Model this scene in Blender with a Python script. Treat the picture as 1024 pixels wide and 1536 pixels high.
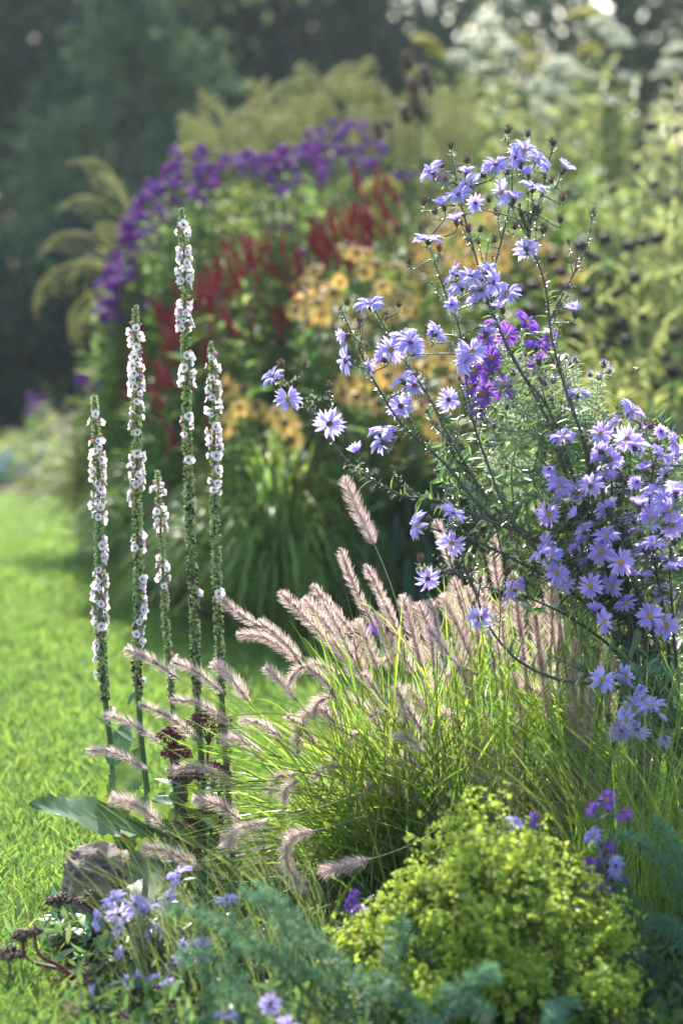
import bpy, math, zlib
import numpy as np
from mathutils import Matrix, Vector

for _o in list(bpy.data.objects):
    bpy.data.objects.remove(_o)
SC = bpy.context.scene
COL = SC.collection
R = math.radians

# ------------------------------------------------------------------ camera
FPX, CAMZ, PITCH = 3584.0, 0.95, R(6.4)
cam_d = bpy.data.cameras.new('camera')
cam_d.sensor_fit = 'HORIZONTAL'; cam_d.sensor_width = 24.0; cam_d.lens = 84.0
cam_d.clip_start = 0.05; cam_d.clip_end = 2000
cam_d.dof.use_dof = True; cam_d.dof.focus_distance = 3.44; cam_d.dof.aperture_fstop = 3.2
cam = bpy.data.objects.new('camera', cam_d); COL.objects.link(cam)
cam.location = (0, 0, CAMZ); cam.rotation_euler = (R(90) - PITCH, 0, 0)
SC.camera = cam

# ------------------------------------------------------------------ sky, sun, exposure
SUN_EL, SUN_AZ = R(41), R(-5)          # azimuth measured from the view direction towards the right
w = bpy.data.worlds.new('World'); SC.world = w; w.use_nodes = True
nt = w.node_tree
sky = nt.nodes.new('ShaderNodeTexSky'); sky.sky_type = 'NISHITA'; sky.sun_disc = False
sky.sun_elevation = SUN_EL; sky.sun_rotation = SUN_AZ; sky.air_density = 1.2; sky.dust_density = 1.5
bg = nt.nodes['Background']; bg.inputs['Strength'].default_value = 0.15
nt.links.new(sky.outputs[0], bg.inputs[0])
sun_d = bpy.data.lights.new('sun', 'SUN'); sun_d.energy = 4.2; sun_d.angle = R(0.53); sun_d.color = (1.0, 0.94, 0.84)
sun = bpy.data.objects.new('sun', sun_d); COL.objects.link(sun)
sd = Vector((math.sin(SUN_AZ) * math.cos(SUN_EL), math.cos(SUN_AZ) * math.cos(SUN_EL), math.sin(SUN_EL)))
sun.rotation_euler = sd.to_track_quat('Z', 'Y').to_euler()
SC.view_settings.view_transform = 'Standard'; SC.view_settings.look = 'None'
SC.view_settings.exposure = 1.55; SC.view_settings.gamma = 1
SC.cycles.use_denoising = True
SC.cycles.max_bounces = 7; SC.cycles.diffuse_bounces = 4; SC.cycles.glossy_bounces = 2; SC.cycles.transmission_bounces = 5
SC.cycles.sample_clamp_indirect = 6

# ------------------------------------------------------------------ helpers
def rng_of(s): return np.random.default_rng(zlib.crc32(s.encode()))
def nrm(a):
    a = np.asarray(a, float); return a / np.maximum(np.linalg.norm(a, axis=-1, keepdims=True), 1e-9)
CP, SP = math.cos(PITCH), math.sin(PITCH)
def pt(px, py, Y):
    """the point of the plane y = Y seen at that pixel of the photograph"""
    x = (px - 512) / FPX; v = -(py - 768) / FPX
    d = np.array([x, v * SP + CP, v * CP - SP]); d *= Y / d[1]
    return d + (0, 0, CAMZ)
def gp(px, py):
    x = (px - 512) / FPX; v = -(py - 768) / FPX
    d = np.array([x, v * SP + CP, v * CP - SP]); d *= -CAMZ / d[2]
    return np.array([d[0], d[1], 0.0])
def yground(Y):
    """pixel row of the ground at depth Y"""
    k = CAMZ / Y; return 768 - FPX * (SP - k * CP) / (CP + k * SP)

class MB:
    def __init__(s): s.v, s.t, s.q, s.tm, s.qm, s.n = [], [], [], [], [], 0
    def add(s, V, T=None, Q=None, m=0):
        V = np.asarray(V, float).reshape(-1, 3)
        if T is not None and len(T):
            T = np.asarray(T, int).reshape(-1, 3); s.t.append(T + s.n); s.tm.append(np.full(len(T), m))
        if Q is not None and len(Q):
            Q = np.asarray(Q, int).reshape(-1, 4); s.q.append(Q + s.n); s.qm.append(np.full(len(Q), m))
        s.v.append(V); s.n += len(V)
    def scatter(s, tmpl, M, L, m=0):
        V, T, Q = tmpl; N, k = len(L), len(V)
        if N == 0: return
        W = np.einsum('nij,kj->nki', M, V) + np.asarray(L)[:, None, :]
        off = (np.arange(N) * k)[:, None, None]
        s.add(W.reshape(-1, 3), (T[None] + off).reshape(-1, 3) if len(T) else None, (Q[None] + off).reshape(-1, 4) if len(Q) else None, m)
    def strips(s, C, side, wd, m=0):
        """ribbons: C (N,k,3) centre lines, side (N,3) or (N,k,3), wd (N,k) half widths"""
        N, k, _ = C.shape
        if side.ndim == 2: side = np.repeat(side[:, None, :], k, 1)
        V = np.stack([C - side * wd[..., None], C + side * wd[..., None]], 2).reshape(-1, 3)
        i = np.arange(k - 1)
        q = np.stack([i * 2, i * 2 + 1, i * 2 + 3, i * 2 + 2], 1)
        Q = (q[None] + (np.arange(N) * 2 * k)[:, None, None]).reshape(-1, 4)
        s.add(V, None, Q, m)
    def tube(s, path, r0, r1=None, sides=5, m=0, cap=False):
        P = np.asarray(path, float); n = len(P)
        r = np.linspace(r0, r0 if r1 is None else r1, n) if np.isscalar(r0) else np.asarray(r0)
        t = nrm(np.gradient(P, axis=0)); mean = nrm(P[-1] - P[0])
        ref = np.array([1.0, 0, 0]) if abs(mean[0]) < 0.8 else np.array([0, 0, 1.0])
        a = nrm(np.cross(t, ref)); b = np.cross(t, a)
        ang = np.arange(sides) / sides * 2 * math.pi
        V = P[:, None] + (a[:, None] * np.cos(ang)[None, :, None] + b[:, None] * np.sin(ang)[None, :, None]) * r[:, None, None]
        i, j = np.meshgrid(np.arange(n - 1), np.arange(sides), indexing='ij'); j2 = (j + 1) % sides
        Q = np.stack([i * sides + j, i * sides + j2, (i + 1) * sides + j2, (i + 1) * sides + j], -1).reshape(-1, 4)
        s.add(V.reshape(-1, 3), None, Q, m)
    def build(s, name, mats, parent=None, smooth=True, origin=None):
        me = bpy.data.meshes.new(name)
        V = np.concatenate(s.v)
        o = np.array(origin if origin is not None else (parent.location if parent is not None else (0, 0, 0)), float)
        V = V - o
        q = np.concatenate(s.q) if s.q else np.zeros((0, 4), int); t = np.concatenate(s.t) if s.t else np.zeros((0, 3), int)
        me.vertices.add(len(V)); me.vertices.foreach_set('co', V.astype(np.float32).ravel())
        me.loops.add(q.size + t.size); me.loops.foreach_set('vertex_index', np.concatenate([q.ravel(), t.ravel()]).astype(np.int32))
        me.polygons.add(len(q) + len(t))
        me.polygons.foreach_set('loop_start', np.concatenate([np.arange(len(q)) * 4, q.size + np.arange(len(t)) * 3]).astype(np.int32))
        mi = np.concatenate([np.concatenate(s.qm) if s.qm else np.zeros(0, int), np.concatenate(s.tm) if s.tm else np.zeros(0, int)])
        me.polygons.foreach_set('material_index', mi.astype(np.int32))
        me.polygons.foreach_set('use_smooth', np.full(len(mi), smooth))
        for mt in (mats if isinstance(mats, (list, tuple)) else [mats]): me.materials.append(mt)
        me.update(calc_edges=True)
        ob = bpy.data.objects.new(name, me); COL.objects.link(ob)
        if parent is not None: ob.parent = parent
        elif origin is not None: ob.location = o
        return ob

def thing(name, label, cat, loc=(0, 0, 0), group=None):
    o = bpy.data.objects.new(name, None); o.empty_display_size = 0.05; COL.objects.link(o)
    o.location = tuple(float(x) for x in loc); tag(o, label, cat, group); return o
def tag(o, label=None, cat=None, group=None, kind=None):
    for k, v in (('label', label), ('category', cat), ('group', group), ('kind', kind)):
        if v: o[k] = v
    return o
def basis(d, up=(0, 0, 1), roll=0.0):
    """columns: side, d, normal"""
    y = nrm(d); up = np.asarray(up, float)
    x = np.cross(y, up)
    if np.linalg.norm(x) < 1e-3: x = np.cross(y, (1, 0, 0.1))
    x = nrm(x); z = np.cross(x, y)
    c, s_ = math.cos(roll), math.sin(roll)
    return np.stack([x * c + z * s_, y, z * c - x * s_], 1)
def place(src, root, p, M, first=None):
    """a copy of the mesh object src (and of its children) under root, with world position p and 3x3 matrix M"""
    c = src.copy(); COL.objects.link(c); c.parent = root
    m4 = Matrix([list(M[i]) + [0] for i in range(3)] + [[0, 0, 0, 1]])
    c.matrix_basis = Matrix.Translation(Vector(np.asarray(p, float)) - root.location) @ m4
    for ch in src.children:
        d = ch.copy(); COL.objects.link(d); d.parent = c
    return c
class Protos:
    """meshes copied below: the first objects are removed again at the end"""
    lst = []
def proto(o):
    Protos.lst.append(o); return o
def bases(D, U, roll=None):
    Y = nrm(D); X = nrm(np.cross(Y, U) + 1e-6); Z = np.cross(X, Y)
    if roll is not None:
        c, s_ = np.cos(roll)[:, None], np.sin(roll)[:, None]; X, Z = X * c + Z * s_, Z * c - X * s_
    return np.stack([X, Y, Z], 2)
def scaled(M, sx, sy, sz):
    return M * np.stack([np.broadcast_to(sx, len(M)), np.broadcast_to(sy, len(M)), np.broadcast_to(sz, len(M))], 1)[:, None, :]
def bez(p0, p1, p2, p3, n=12):
    t = np.linspace(0, 1, n)[:, None]; p0, p1, p2, p3 = map(lambda a: np.asarray(a, float), (p0, p1, p2, p3))
    return (1 - t) ** 3 * p0 + 3 * (1 - t) ** 2 * t * p1 + 3 * (1 - t) * t * t * p2 + t ** 3 * p3
def curve(pts, n=30):
    P = np.asarray(pts, float); Q = np.vstack([2 * P[0] - P[1], P, 2 * P[-1] - P[-2]])
    seg = len(P) - 1; out = []
    for u in np.linspace(0, seg - 1e-6, n):
        i = int(u); t = u - i; a, b, c, d = Q[i], Q[i + 1], Q[i + 2], Q[i + 3]
        out.append(0.5 * (2 * b + (c - a) * t + (2 * a - 5 * b + 4 * c - d) * t * t + (3 * b - a - 3 * c + d) * t ** 3))
    return np.array(out)
def at(path, u):
    """positions and tangents at fractions u of a path"""
    u = np.clip(np.asarray(u, float), 0, 1) * (len(path) - 1); i = np.minimum(u.astype(int), len(path) - 2); f = (u - i)[:, None]
    return path[i] * (1 - f) + path[i + 1] * f, nrm(path[i + 1] - path[i])
def rdir(g, n):
    v = g.normal(size=(n, 3)); return nrm(v)
def inpoly(X, Y, poly):
    r = np.zeros(len(X), bool); j = len(poly) - 1
    for i in range(len(poly)):
        xi, yi, xj, yj = poly[i][0], poly[i][1], poly[j][0], poly[j][1]
        r ^= ((yi > Y) != (yj > Y)) & (X < (xj - xi) * (Y - yi) / (yj - yi + 1e-12) + xi); j = i
    return r

# templates: unit length along +Y, half width 0.5 along X, normal +Z
def leaf_t(n=4, fold=0.12, curl=0.15, p=0.85, tip=0.0, w0=0.0):
    s = np.linspace(0, 1, n + 1); wd = 0.5 * np.sin(math.pi * s ** p) ** 0.9 + w0 * (1 - s); wd[-1] = 0.01; wd[0] = max(wd[0], 0.04)
    V = []
    for si, wi in zip(s, wd):
        z = -curl * si * si
        V += [(-wi, si, z + fold * wi), (0, si, z), (wi, si, z + fold * wi)]
    Q = []
    for i in range(n):
        a = i * 3; Q += [(a, a + 1, a + 4, a + 3), (a + 1, a + 2, a + 5, a + 4)]
    return np.array(V, float), np.zeros((0, 3), int), np.array(Q)
OCT = (np.array([(1, 0, 0), (-1, 0, 0), (0, 1, 0), (0, -1, 0), (0, 0, 1), (0, 0, -1)], float),
       np.array([(0, 2, 4), (2, 1, 4), (1, 3, 4), (3, 0, 4), (2, 0, 5), (1, 2, 5), (3, 1, 5), (0, 3, 5)]), np.zeros((0, 4), int))
def ball_t(nu=8, nv=5):
    V = [(0, 0, -1)]
    for j in range(1, nv):
        a = math.pi * j / nv - math.pi / 2
        V += [(math.cos(a) * math.cos(2 * math.pi * i / nu), math.cos(a) * math.sin(2 * math.pi * i / nu), math.sin(a)) for i in range(nu)]
    V.append((0, 0, 1)); T, Q = [], []
    for i in range(nu):
        T.append((0, 1 + (i + 1) % nu, 1 + i)); k = 1 + (nv - 2) * nu
        T.append((len(V) - 1, k + i, k + (i + 1) % nu))
        for j in range(nv - 2):
            a = 1 + j * nu; Q.append((a + i, a + (i + 1) % nu, a + nu + (i + 1) % nu, a + nu + i))
    return np.array(V, float), np.array(T), np.array(Q)
BALL = ball_t(7, 5)
LEAF = leaf_t(4); LEAF2 = leaf_t(3, 0.2, 0.3); BRACT = leaf_t(3, 0.25, 0.1, 1.1)

# ------------------------------------------------------------------ materials
def mat(name, col, trans=0.4, tcol=None, var=0.35, hue=0.03, rough=0.5, spec=0.3, noise=0.0, nscale=30, sheen=0.0, island=True):
    m = bpy.data.materials.new(name); m.use_nodes = True; n = m.node_tree; n.nodes.clear(); L = n.links
    out = n.nodes.new('ShaderNodeOutputMaterial'); pb = n.nodes.new('ShaderNodeBsdfPrincipled')
    pb.inputs['Roughness'].default_value = rough; pb.inputs['Specular IOR Level'].default_value = spec
    if sheen: pb.inputs['Sheen Weight'].default_value = sheen
    def tint(c):
        hs = n.nodes.new('ShaderNodeHueSaturation'); hs.inputs['Color'].default_value = (*c, 1)
        src = geo.outputs['Random Per Island'] if island else obi.outputs['Random']
        for sock, lo, hi, k in (('Value', 1 - var, 1 + var, 1.0), ('Hue', 0.5 - hue, 0.5 + hue, 7.31)):
            mm = n.nodes.new('ShaderNodeMath'); mm.operation = 'MULTIPLY'; mm.inputs[1].default_value = k; L.new(src, mm.inputs[0])
            fr = n.nodes.new('ShaderNodeMath'); fr.operation = 'FRACT'; L.new(mm.outputs[0], fr.inputs[0])
            mr = n.nodes.new('ShaderNodeMapRange'); mr.inputs['To Min'].default_value = lo; mr.inputs['To Max'].default_value = hi
            L.new(fr.outputs[0], mr.inputs['Value']); last = mr.outputs[0]
            if sock == 'Value' and noise:
                tc = n.nodes.new('ShaderNodeTexCoord'); nz = n.nodes.new('ShaderNodeTexNoise'); nz.inputs['Scale'].default_value = nscale; nz.inputs['Detail'].default_value = 4
                L.new(tc.outputs['Object'], nz.inputs['Vector'])
                m2 = n.nodes.new('ShaderNodeMapRange'); m2.inputs['From Min'].default_value = 0.3; m2.inputs['From Max'].default_value = 0.7
                m2.inputs['To Min'].default_value = 1 - noise; m2.inputs['To Max'].default_value = 1 + noise; L.new(nz.outputs[0], m2.inputs['Value'])
                mu = n.nodes.new('ShaderNodeMath'); mu.operation = 'MULTIPLY'; L.new(last, mu.inputs[0]); L.new(m2.outputs[0], mu.inputs[1]); last = mu.outputs[0]
            L.new(last, hs.inputs[sock])
        return hs.outputs[0]
    geo = n.nodes.new('ShaderNodeNewGeometry'); obi = n.nodes.new('ShaderNodeObjectInfo')
    L.new(tint(col), pb.inputs['Base Color'])
    if trans > 0:
        tr = n.nodes.new('ShaderNodeBsdfTranslucent'); L.new(tint(tcol or col), tr.inputs['Color'])
        mx = n.nodes.new('ShaderNodeMixShader'); mx.inputs[0].default_value = trans
        L.new(pb.outputs[0], mx.inputs[1]); L.new(tr.outputs[0], mx.inputs[2]); L.new(mx.outputs[0], out.inputs[0])
    else: L.new(pb.outputs[0], out.inputs[0])
    return m
def surf(name, stops, scale=4, rough=0.9, bump=0.5, detail=8):
    m = bpy.data.materials.new(name); m.use_nodes = True; n = m.node_tree; L = n.links; pb = n.nodes['Principled BSDF']
    pb.inputs['Roughness'].default_value = rough; pb.inputs['Specular IOR Level'].default_value = 0.2
    tc = n.nodes.new('ShaderNodeTexCoord'); nz = n.nodes.new('ShaderNodeTexNoise'); nz.inputs['Scale'].default_value = scale; nz.inputs['Detail'].default_value = detail
    L.new(tc.outputs['Object'], nz.inputs['Vector']); cr = n.nodes.new('ShaderNodeValToRGB'); e = cr.color_ramp.elements
    e[0].position, e[0].color = stops[0][0], (*stops[0][1], 1); e[1].position, e[1].color = stops[-1][0], (*stops[-1][1], 1)
    for p_, c_ in stops[1:-1]: k = e.new(p_); k.color = (*c_, 1)
    L.new(nz.outputs[0], cr.inputs[0]); L.new(cr.outputs[0], pb.inputs['Base Color'])
    bp = n.nodes.new('ShaderNodeBump'); bp.inputs['Strength'].default_value = bump; bp.inputs['Distance'].default_value = 0.02
    L.new(nz.outputs[0], bp.inputs['Height']); L.new(bp.outputs[0], pb.inputs['Normal'])
    return m
M = {}
M['lawn'] = surf('lawn_ground', [(0.3, (0.08, 0.14, 0.02)), (0.7, (0.14, 0.23, 0.035))], 9)
M['soil'] = surf('soil', [(0.3, (0.018, 0.013, 0.009)), (0.7, (0.06, 0.045, 0.03))], 14)
M['grass'] = mat('lawn_grass', (0.135, 0.22, 0.05), 0.55, (0.24, 0.37, 0.07), 0.4, 0.028, 0.5, 0.3, 0.12, 5)
M['stone'] = surf('sandstone', [(0.32, (0.05, 0.035, 0.035)), (0.5, (0.15, 0.11, 0.105)), (0.68, (0.28, 0.21, 0.20))], 30, 0.85, 0.8)
M['mul_stem'] = mat('mullein_stem', (0.08, 0.15, 0.045), 0.2, None, 0.25, 0.02, 0.6, 0.25, sheen=0.4)
M['mul_bud'] = mat('mullein_bud', (0.30, 0.37, 0.15), 0.45, (0.55, 0.65, 0.25), 0.35, 0.03, 0.6, 0.3, sheen=0.5)
M['mul_dry'] = mat('mullein_dry', (0.06, 0.04, 0.03), 0.2, None, 0.4, 0.02)
M['mul_petal'] = mat('mullein_petal', (0.80, 0.74, 0.77), 0.45, (0.88, 0.80, 0.84), 0.1, 0.0, 0.5, 0.2)
M['mul_pink'] = mat('mullein_pink', (0.66, 0.30, 0.46), 0.45, (0.85, 0.42, 0.58), 0.25, 0.02)
M['mul_eye'] = mat('mullein_eye', (0.22, 0.045, 0.14), 0.1, None, 0.2, 0.02)
M['mul_leaf'] = mat('mullein_leaf', (0.08, 0.16, 0.11), 0.35, (0.20, 0.33, 0.03), 0.15, 0.015, 0.5, 0.35, 0.3, 60)
M['blade'] = mat('fountain_blade', (0.085, 0.17, 0.03), 0.5, (0.32, 0.46, 0.06), 0.55, 0.03, 0.35, 0.5)
M['culm'] = mat('fountain_culm', (0.30, 0.33, 0.14), 0.25, None, 0.3, 0.03, 0.5, 0.2)
M['bristle'] = mat('bristle', (0.58, 0.45, 0.43), 0.5, (0.90, 0.71, 0.68), 0.35, 0.02, 0.4, 0.4)
M['spikelet'] = mat('spikelet', (0.30, 0.215, 0.21), 0.4, (0.58, 0.43, 0.42), 0.35, 0.02)
M['ast_petal'] = mat('aster_petal', (0.50, 0.44, 0.84), 0.5, (0.66, 0.56, 0.98), 0.14, 0.012, 0.5, 0.25)
M['ast_petal2'] = mat('aster_petal_lilac', (0.50, 0.41, 0.84), 0.5, (0.68, 0.54, 0.98), 0.14, 0.012, 0.5, 0.25)
M['ast_petal3'] = mat('aster_petal_violet', (0.33, 0.14, 0.62), 0.45, (0.50, 0.20, 0.85), 0.16, 0.015, 0.5, 0.25)
M['disc_y'] = mat('disc_yellow', (0.55, 0.32, 0.03), 0.1, None, 0.35, 0.02)
M['disc_r'] = mat('disc_red', (0.22, 0.06, 0.07), 0.1, None, 0.4, 0.04)
M['ast_green'] = mat('aster_calyx', (0.05, 0.10, 0.045), 0.2, (0.12, 0.2, 0.05), 0.3, 0.02)
M['ast_stem'] = mat('aster_stem', (0.055, 0.05, 0.055), 0.0, None, 0.3, 0.04, 0.35, 0.5)
M['ast_leaf'] = mat('aster_leaf', (0.085, 0.145, 0.10), 0.42, (0.24, 0.37, 0.09), 0.35, 0.025, 0.32, 0.6)
M['ast_bract'] = mat('aster_bract', (0.16, 0.21, 0.15), 0.35, (0.3, 0.38, 0.2), 0.35, 0.03, 0.28, 0.7)
M['ast_dry'] = mat('aster_dry_head', (0.15, 0.11, 0.09), 0.25, (0.2, 0.13, 0.1), 0.35, 0.02)
M['hair_leaf'] = mat('hairy_leaf', (0.22, 0.29, 0.18), 0.45, (0.40, 0.54, 0.24), 0.3, 0.02, 0.5, 0.4, sheen=0.6)
M['hair'] = mat('hair_rim', (0.50, 0.52, 0.42), 0.5, (0.75, 0.78, 0.6), 0.3, 0.02)
M['lime'] = mat('lime_bract', (0.31, 0.41, 0.06), 0.5, (0.50, 0.62, 0.09), 0.28, 0.02, 0.45, 0.35)
M['lime_leaf'] = mat('lime_leaf', (0.11, 0.17, 0.025), 0.4, (0.25, 0.35, 0.03), 0.3, 0.03)
M['blue_leaf'] = mat('spurge_leaf', (0.085, 0.21, 0.14), 0.42, (0.18, 0.38, 0.19), 0.3, 0.02, 0.45, 0.4)
M['green_stem'] = mat('green_stem', (0.09, 0.14, 0.04), 0.1, None, 0.25, 0.03)
M['sed_red'] = mat('sedum_red', (0.19, 0.04, 0.065), 0.3, (0.34, 0.07, 0.11), 0.45, 0.03)
M['sed_brown'] = mat('sedum_brown', (0.085, 0.05, 0.035), 0.1, None, 0.45, 0.03)
M['sed_stem'] = mat('sedum_stem', (0.16, 0.05, 0.05), 0.1, None, 0.3, 0.03)
M['wisp'] = mat('wisp_grass', (0.14, 0.19, 0.06), 0.45, (0.3, 0.38, 0.10), 0.4, 0.04)
M['panicle'] = mat('panicle', (0.20, 0.14, 0.13), 0.4, (0.4, 0.28, 0.26), 0.4, 0.03)
# background
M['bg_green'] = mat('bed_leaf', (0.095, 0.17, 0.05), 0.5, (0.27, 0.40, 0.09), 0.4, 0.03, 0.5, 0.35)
M['mound'] = mat('mound_leaf', (0.14, 0.22, 0.055), 0.5, (0.34, 0.48, 0.10), 0.5, 0.03, 0.4, 0.4)  # lighter copy of the bed leaf green, brightness standing in for missing sun
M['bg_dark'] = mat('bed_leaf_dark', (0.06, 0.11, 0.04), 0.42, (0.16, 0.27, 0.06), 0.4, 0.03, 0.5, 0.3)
M['bg_blue'] = mat('bed_leaf_blue', (0.13, 0.24, 0.18), 0.4, (0.18, 0.33, 0.20), 0.35, 0.03)
M['bg_olive'] = mat('bed_leaf_olive', (0.19, 0.22, 0.07), 0.5, (0.42, 0.45, 0.14), 0.35, 0.03)
M['bg_pale'] = mat('bed_leaf_pale', (0.22, 0.27, 0.10), 0.5, (0.48, 0.54, 0.19), 0.35, 0.03)
M['purple'] = mat('phlox_petal', (0.16, 0.025, 0.27), 0.4, (0.30, 0.04, 0.46), 0.35, 0.03)
M['crimson'] = mat('persicaria_spike', (0.38, 0.03, 0.055), 0.45, (0.62, 0.06, 0.10), 0.35, 0.02)
M['gold'] = mat('rudbeckia_petal', (0.50, 0.31, 0.085), 0.4, (0.70, 0.46, 0.13), 0.18, 0.015)
M['cone'] = mat('rudbeckia_cone', (0.035, 0.018, 0.012), 0, None, 0.3, 0.02)
M['yarrow'] = mat('yarrow_yellow', (0.50, 0.42, 0.04), 0.3, (0.7, 0.6, 0.06), 0.25, 0.02)
M['rod'] = mat('goldenrod_plume', (0.44, 0.44, 0.20), 0.5, (0.70, 0.70, 0.34), 0.3, 0.03)
M['teasel'] = mat('teasel_head', (0.10, 0.065, 0.05), 0.2, (0.2, 0.13, 0.1), 0.35, 0.02)
M['seed'] = mat('dark_seed', (0.035, 0.025, 0.025), 0.1, None, 0.35, 0.02)
M['white'] = mat('umbel_white', (0.80, 0.80, 0.70), 0.55, (0.92, 0.92, 0.76), 0.12, 0.01)
M['iceblue'] = mat('pale_blue_flower', (0.42, 0.55, 0.60), 0.35, (0.55, 0.7, 0.72), 0.15, 0.02)
M['bark'] = surf('bark', [(0.3, (0.03, 0.024, 0.018)), (0.7, (0.09, 0.07, 0.055))], 12)
M['tree_dark'] = mat('tree_leaf_dark', (0.010, 0.038, 0.032), 0.2, (0.018, 0.06, 0.042), 0.4, 0.03, 0.85, 0.05)
M['tree_mid'] = mat('tree_leaf_mid', (0.05, 0.09, 0.05), 0.3, (0.085, 0.14, 0.06), 0.4, 0.03, 0.85, 0.05)
M['tree_beam'] = mat('tree_leaf_beam', (0.085, 0.145, 0.085), 0.4, (0.17, 0.25, 0.12), 0.4, 0.03, 0.85, 0.05)  # leaf green lightened to carry the hazy light beam
M['wing'] = mat('wing', (0.55, 0.5, 0.4), 0.6, (0.8, 0.75, 0.6), 0.05, 0.0, 0.2, 0.6)
M['fly'] = mat('fly_body', (0.30, 0.17, 0.03), 0, None, 0.1, 0.01, 0.4, 0.4)
M['yellow_leaf'] = mat('yellow_leaf', (0.55, 0.36, 0.04), 0.45, (0.8, 0.55, 0.05), 0.1, 0.01)

# ------------------------------------------------------------------ ground
def sheet(name, poly, z, m):
    mb = MB(); P = np.array([(p[0], p[1], z) for p in poly]); c = P.mean(0)
    mb.add(np.vstack([P, c]), [(i, (i + 1) % len(P), len(P)) for i in range(len(P))])
    return tag(mb.build(name, m, smooth=False), kind='structure')
FRONT_BED = [gp(60, 1700)[:2], gp(80, 1536)[:2], gp(105, 1420)[:2], gp(140, 1335)[:2], gp(260, 1270)[:2], gp(420, 1235)[:2], gp(700, 1230)[:2], gp(1300, 1225)[:2], (2.5, 3.6), (2.5, 1.2), (-0.2, 1.2)]
BACK_BED = [gp(190, 800)[:2], gp(200, 865)[:2], gp(320, 940)[:2], gp(480, 962)[:2], gp(620, 935)[:2], gp(800, 930)[:2], gp(1400, 940)[:2], (8, 9), (8, 14.5), (-1.2, 14.5), gp(150, 745)[:2]]
LEFT_BED = [gp(-700, 752)[:2], gp(60, 742)[:2], gp(150, 745)[:2], (-1.2, 14.4), (-6, 14.4)]
sheet('ground', [(-70, -12), (70, -12), (70, 110), (-70, 110)], 0, M['lawn'])
sheet('soil_bed', FRONT_BED, 0.004, M['soil'])
sheet('border_bed', BACK_BED, 0.008, M['soil'])
sheet('far_bed', LEFT_BED, 0.004, M['soil'])
def lawn_grass():
    g = rng_of('lawn'); N = 420000
    Y = 2.55 + (9.6 - 2.55) * g.random(N) ** 1.15; X = (g.random(N) * 0.62 - 0.33) * Y
    keep = ~(inpoly(X, Y, FRONT_BED) | inpoly(X, Y, BACK_BED) | inpoly(X, Y, LEFT_BED))
    keep &= (X < -0.02 * Y) | (Y > 3.9)
    dens = np.clip(3.2 / Y, 0.3, 1); keep &= g.random(N) < dens
    X, Y = X[keep], Y[keep]; n = len(X)
    patch = 0.85 + 0.2 * np.sin(X * 9 + 1.3 * np.sin(Y * 5)) * np.sin(Y * 7 + X * 4)
    h = (0.022 + 0.028 * g.random(n) ** 1.5) * patch * (1 + 0.5 * (g.random(n) < 0.06)) * np.clip(1.15 - 0.12 * (Y - 3.0), 0.5, 1)
    lean = g.normal(size=(n, 2)) * 0.55
    base = np.stack([X, Y, np.zeros(n)], 1)
    t = np.array([0, 0.5, 1.0])
    C = base[:, None, :] + np.stack([lean[:, :1] * h[:, None] * t ** 1.6, lean[:, 1:] * h[:, None] * t ** 1.6, h[:, None] * (t - 0.15 * t * t)], 2)
    a = g.random(n) * math.pi; side = np.stack([np.cos(a), np.sin(a), np.zeros(n)], 1)
    wd = (0.0011 + 0.0009 * g.random(n))[:, None] * (Y / 3.2)[:, None] ** 0.7 * np.array([0.8, 1.0, 0.12])
    mb = MB(); mb.strips(C, side, wd)
    tag(mb.build('grass', M['grass']), kind='stuff')
lawn_grass()

# ------------------------------------------------------------------ mulleins
def mullein_flower(seed, pink):
    g = rng_of('mf%d' % seed); mb = MB()
    pet = leaf_t(3, 0.12, -0.12, 1.5)
    for k in range(5):
        a = 2 * math.pi * k / 5 + g.normal() * 0.1
        d = np.array([math.sin(a), 0.25 + 0.4 * g.random(), math.cos(a)])     # flower axis is +Y
        Mx = bases(d[None], np.array([[0, 1.0, 0]]))
        L = 0.0088 * (0.8 + 0.3 * g.random())
        mb.scatter(pet, scaled(Mx, L * 0.98, L, L), np.array([[0, 0.002, 0]]), 0)
    mb.scatter(BALL, np.eye(3)[None] * np.array([0.0017, 0.0016, 0.0017]), np.array([[0, 0.003, 0]]), 1)
    for k in range(4):
        a = g.random() * 6.28; mb.scatter(OCT, np.eye(3)[None] * 0.0008, np.array([[0.0022 * math.cos(a), 0.0055, 0.0022 * math.sin(a)]]), 1)
    mb.scatter(BALL, np.eye(3)[None] * np.array([0.0022, 0.003, 0.0022]), np.array([[0, -0.0005, 0]]), 2)
    return proto(mb.build('flower', [M['mul_petal'], M['mul_eye'], M['mul_bud']]))
MF = [mullein_flower(i, False) for i in range(5)]
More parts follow.
